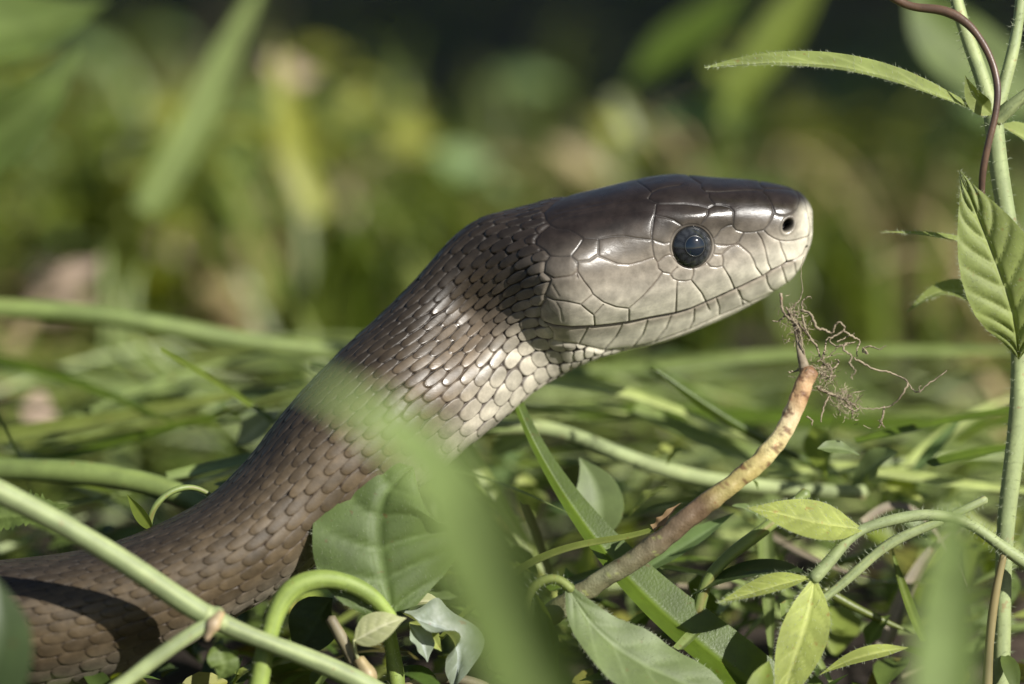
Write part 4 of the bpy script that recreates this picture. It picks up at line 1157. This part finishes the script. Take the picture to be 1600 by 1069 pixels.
big([(540, 150, 2900), (560, 165, 2900), (585, 170, 2900)], 36, 'leaf_lime', 'round yellow-green leaf blurred against the dark soil', camvec(.1, .5, .9))
big([(600, 200, 2900), (640, 212, 2900), (685, 220, 2900)], 42, 'leaf_lime', 'rounded lime leaf blurred beside the dark soil', camvec(.1, .5, .9))
big([(675, 235, 2700), (735, 265, 2700), (800, 300, 2700)], 48, 'leaf_grey', 'pale grey-green leaf blurred just above the snake neck', camvec(.1, .6, .8))
big([(860, 225, 2900), (905, 255, 2900), (960, 285, 2900)], 30, 'straw', 'straw-coloured dead leaf blurred above the snake head', camvec(.1, .6, .8), 'dead_leaf', 'dead leaf')
big([(960, 150, 2500), (1000, 220, 2500), (1040, 300, 2400)], 20, 'blade_olive', 'olive blade blurred above the snake head', camvec(.1, .4, .9), 'grass_strand', 'grass blade', GRASS)
big([(1030, 190, 2000), (1090, 180, 2000), (1150, 150, 2000)], 30, 'leaf_grey', 'pale leaf blurred under the long hairy leaf', camvec(.1, .6, .8))
big([(980, 130, 2200), (1040, 80, 2200), (1120, 20, 2200), (1180, -40, 2200)], 42, 'blade_dark', 'broad green leaf blurred in the shade above the snout', camvec(.2, .4, .9))
big([(1120, 190, 1900), (1190, 90, 1900), (1250, 0, 1900), (1310, -100, 1900)], 44, 'leaf_bgreen', 'bright green leaf blurred behind the long hairy leaf', camvec(.2, .4, .9))
big([(1420, -40, 1200), (1480, 60, 1200), (1560, 120, 1200), (1700, 200, 1200)], 70, 'leaf_mid', 'large soft green leaf blurred behind the tall herb', camvec(-.2, .5, .9))
big([(760, 130, 3600), (820, 125, 3600), (880, 140, 3600)], 34, 'leaf_grey', 'dim grey leaf blurred on the dark soil', camvec(.1, .6, .8))
big([(80, 445, 1500), (110, 430, 1500), (140, 420, 1500), (160, 400, 1500)], 26, 'dry_pink', 'pinkish dead leaf blurred above the long level stalk', camvec(.1, .6, .9), 'dead_leaf', 'dead leaf')
big([(30, 630, 900), (55, 640, 900), (90, 650, 900)], 36, 'dry_pink', 'pinkish dead leaf blurred above the broad olive blade', camvec(.1, .6, .9), 'dead_leaf', 'dead leaf')

# ground cover: fine low leaves and litter nobody could count
def ground_cover():
    g = np.random.default_rng(5)
    n = 5200
    y = -.35 + 2.1 * g.random(n) ** 1.15; x = g.uniform(-1, 1, n) * (.17 * (DIST + y) / DIST + .05)
    a = g.uniform(0, 6.283, n); el = g.uniform(-.1, 1.0, n)
    L = g.uniform(.008, .026, n); wd = L * g.uniform(.08, .28, n)
    z = g.uniform(0, .012, n)
    d = np.stack([np.cos(a) * np.cos(el), np.sin(a) * np.cos(el), np.sin(el)], 1)
    sd = norm(np.cross(d, np.array([0, 0, 1.0]) + g.normal(scale=.3, size=(n, 3))))
    up = np.cross(sd, d)
    c = np.stack([x, y, z], 1)
    tt = np.linspace(0, 1, 7); pw = np.array([.05, .6, .93, 1, .82, .45, .02]); yy = np.array([-1, -.5, 0, .5, 1])
    bend = g.uniform(.1, .5, n)
    V = (c[:, None, None, :] + (tt[None, :, None] * L[:, None, None])[..., None] * d[:, None, None, :]
         + (pw[None, :, None] * yy[None, None, :] * wd[:, None, None])[..., None] * sd[:, None, None, :]
         + (np.abs(pw[None, :, None] * yy[None, None, :]) * wd[:, None, None] * .3)[..., None] * up[:, None, None, :]
         - ((tt ** 2)[None, :, None] * (bend * L)[:, None, None] * np.ones(5))[..., None] * np.array([0, 0, 1.0]))
    F = (np.arange(n)[:, None, None] * 35 + grid_faces(7, 5)[None]).reshape(-1, 4)
    pal = np.array([(1.0, 1.0, 1.0), (.7, .8, .7), (1.7, 1.5, 1.3), (2.3, 1.6, 1.5), (1.3, .8, .8), (.5, .6, .4)])
    col = np.repeat(pal[g.choice(6, n, p=[.28, .22, .18, .08, .14, .10])] * g.uniform(.7, 1.3, (n, 1)), 35, 0)
    tag(link('ground_cover', make_mesh('ground_cover', V.reshape(-1, 3), F, col), M['leaf_mid']), 'low leaves and litter covering the soil', 'ground cover', kind='stuff')
ground_cover()

# unseen bush, added so that its crown shades the soil beyond the grass
def shade_shrub():
    g = np.random.default_rng(9)
    b = (1.75, .45, 0.0)
    t = thing('shade_shrub', b, 'unseen leafy bush added to shade the soil beyond the grass', 'shade_shrub')
    for k, (tx, ty, tz) in enumerate([(1.2, .3, 1.1), (.9, .0, 1.0), (1.3, .9, 1.15), (.95, .7, 1.05), (1.5, .1, 1.15)]):
        W = np.array([b, [b[0] * .7 + tx * .3, b[1] * .7 + ty * .3, .5], [tx * .7 + b[0] * .3, ty * .7 + b[1] * .3, .9], [tx, ty, tz]])
        V, F, _t, C = tube_geo(W, [150, 110, 70, 30], 16, 8)
        obj('branch' if k else 'trunk', V, F, M['bark'], t)
    n = 4200
    q = norm(g.normal(size=(n, 3))) * (g.random((n, 1)) ** .4)
    c = np.array([1.17, .42, 1.02]) + q * np.array([.40, .72, .26])
    a = g.uniform(0, 6.283, n); el = g.uniform(-.7, .5, n); L = g.uniform(.04, .08, n)
    d = np.stack([np.cos(a) * np.cos(el), np.sin(a) * np.cos(el), np.sin(el)], 1)
    sd = norm(np.cross(d, np.array([0, 0, 1.0]) + g.normal(scale=.4, size=(n, 3))))
    V = np.stack([c, c + d * L[:, None] * .5 - sd * L[:, None] * .26, c + d * L[:, None], c + d * L[:, None] * .5 + sd * L[:, None] * .26], 1)
    F = (np.arange(n)[:, None] * 4 + np.arange(4)).astype(np.int32)
    obj('crown', V.reshape(-1, 3), F, M['leaf_mid'], t, cols=np.repeat(g.uniform(.7, 1.3, (n, 1)) * np.ones((1, 3)), 4, 0))
shade_shrub()
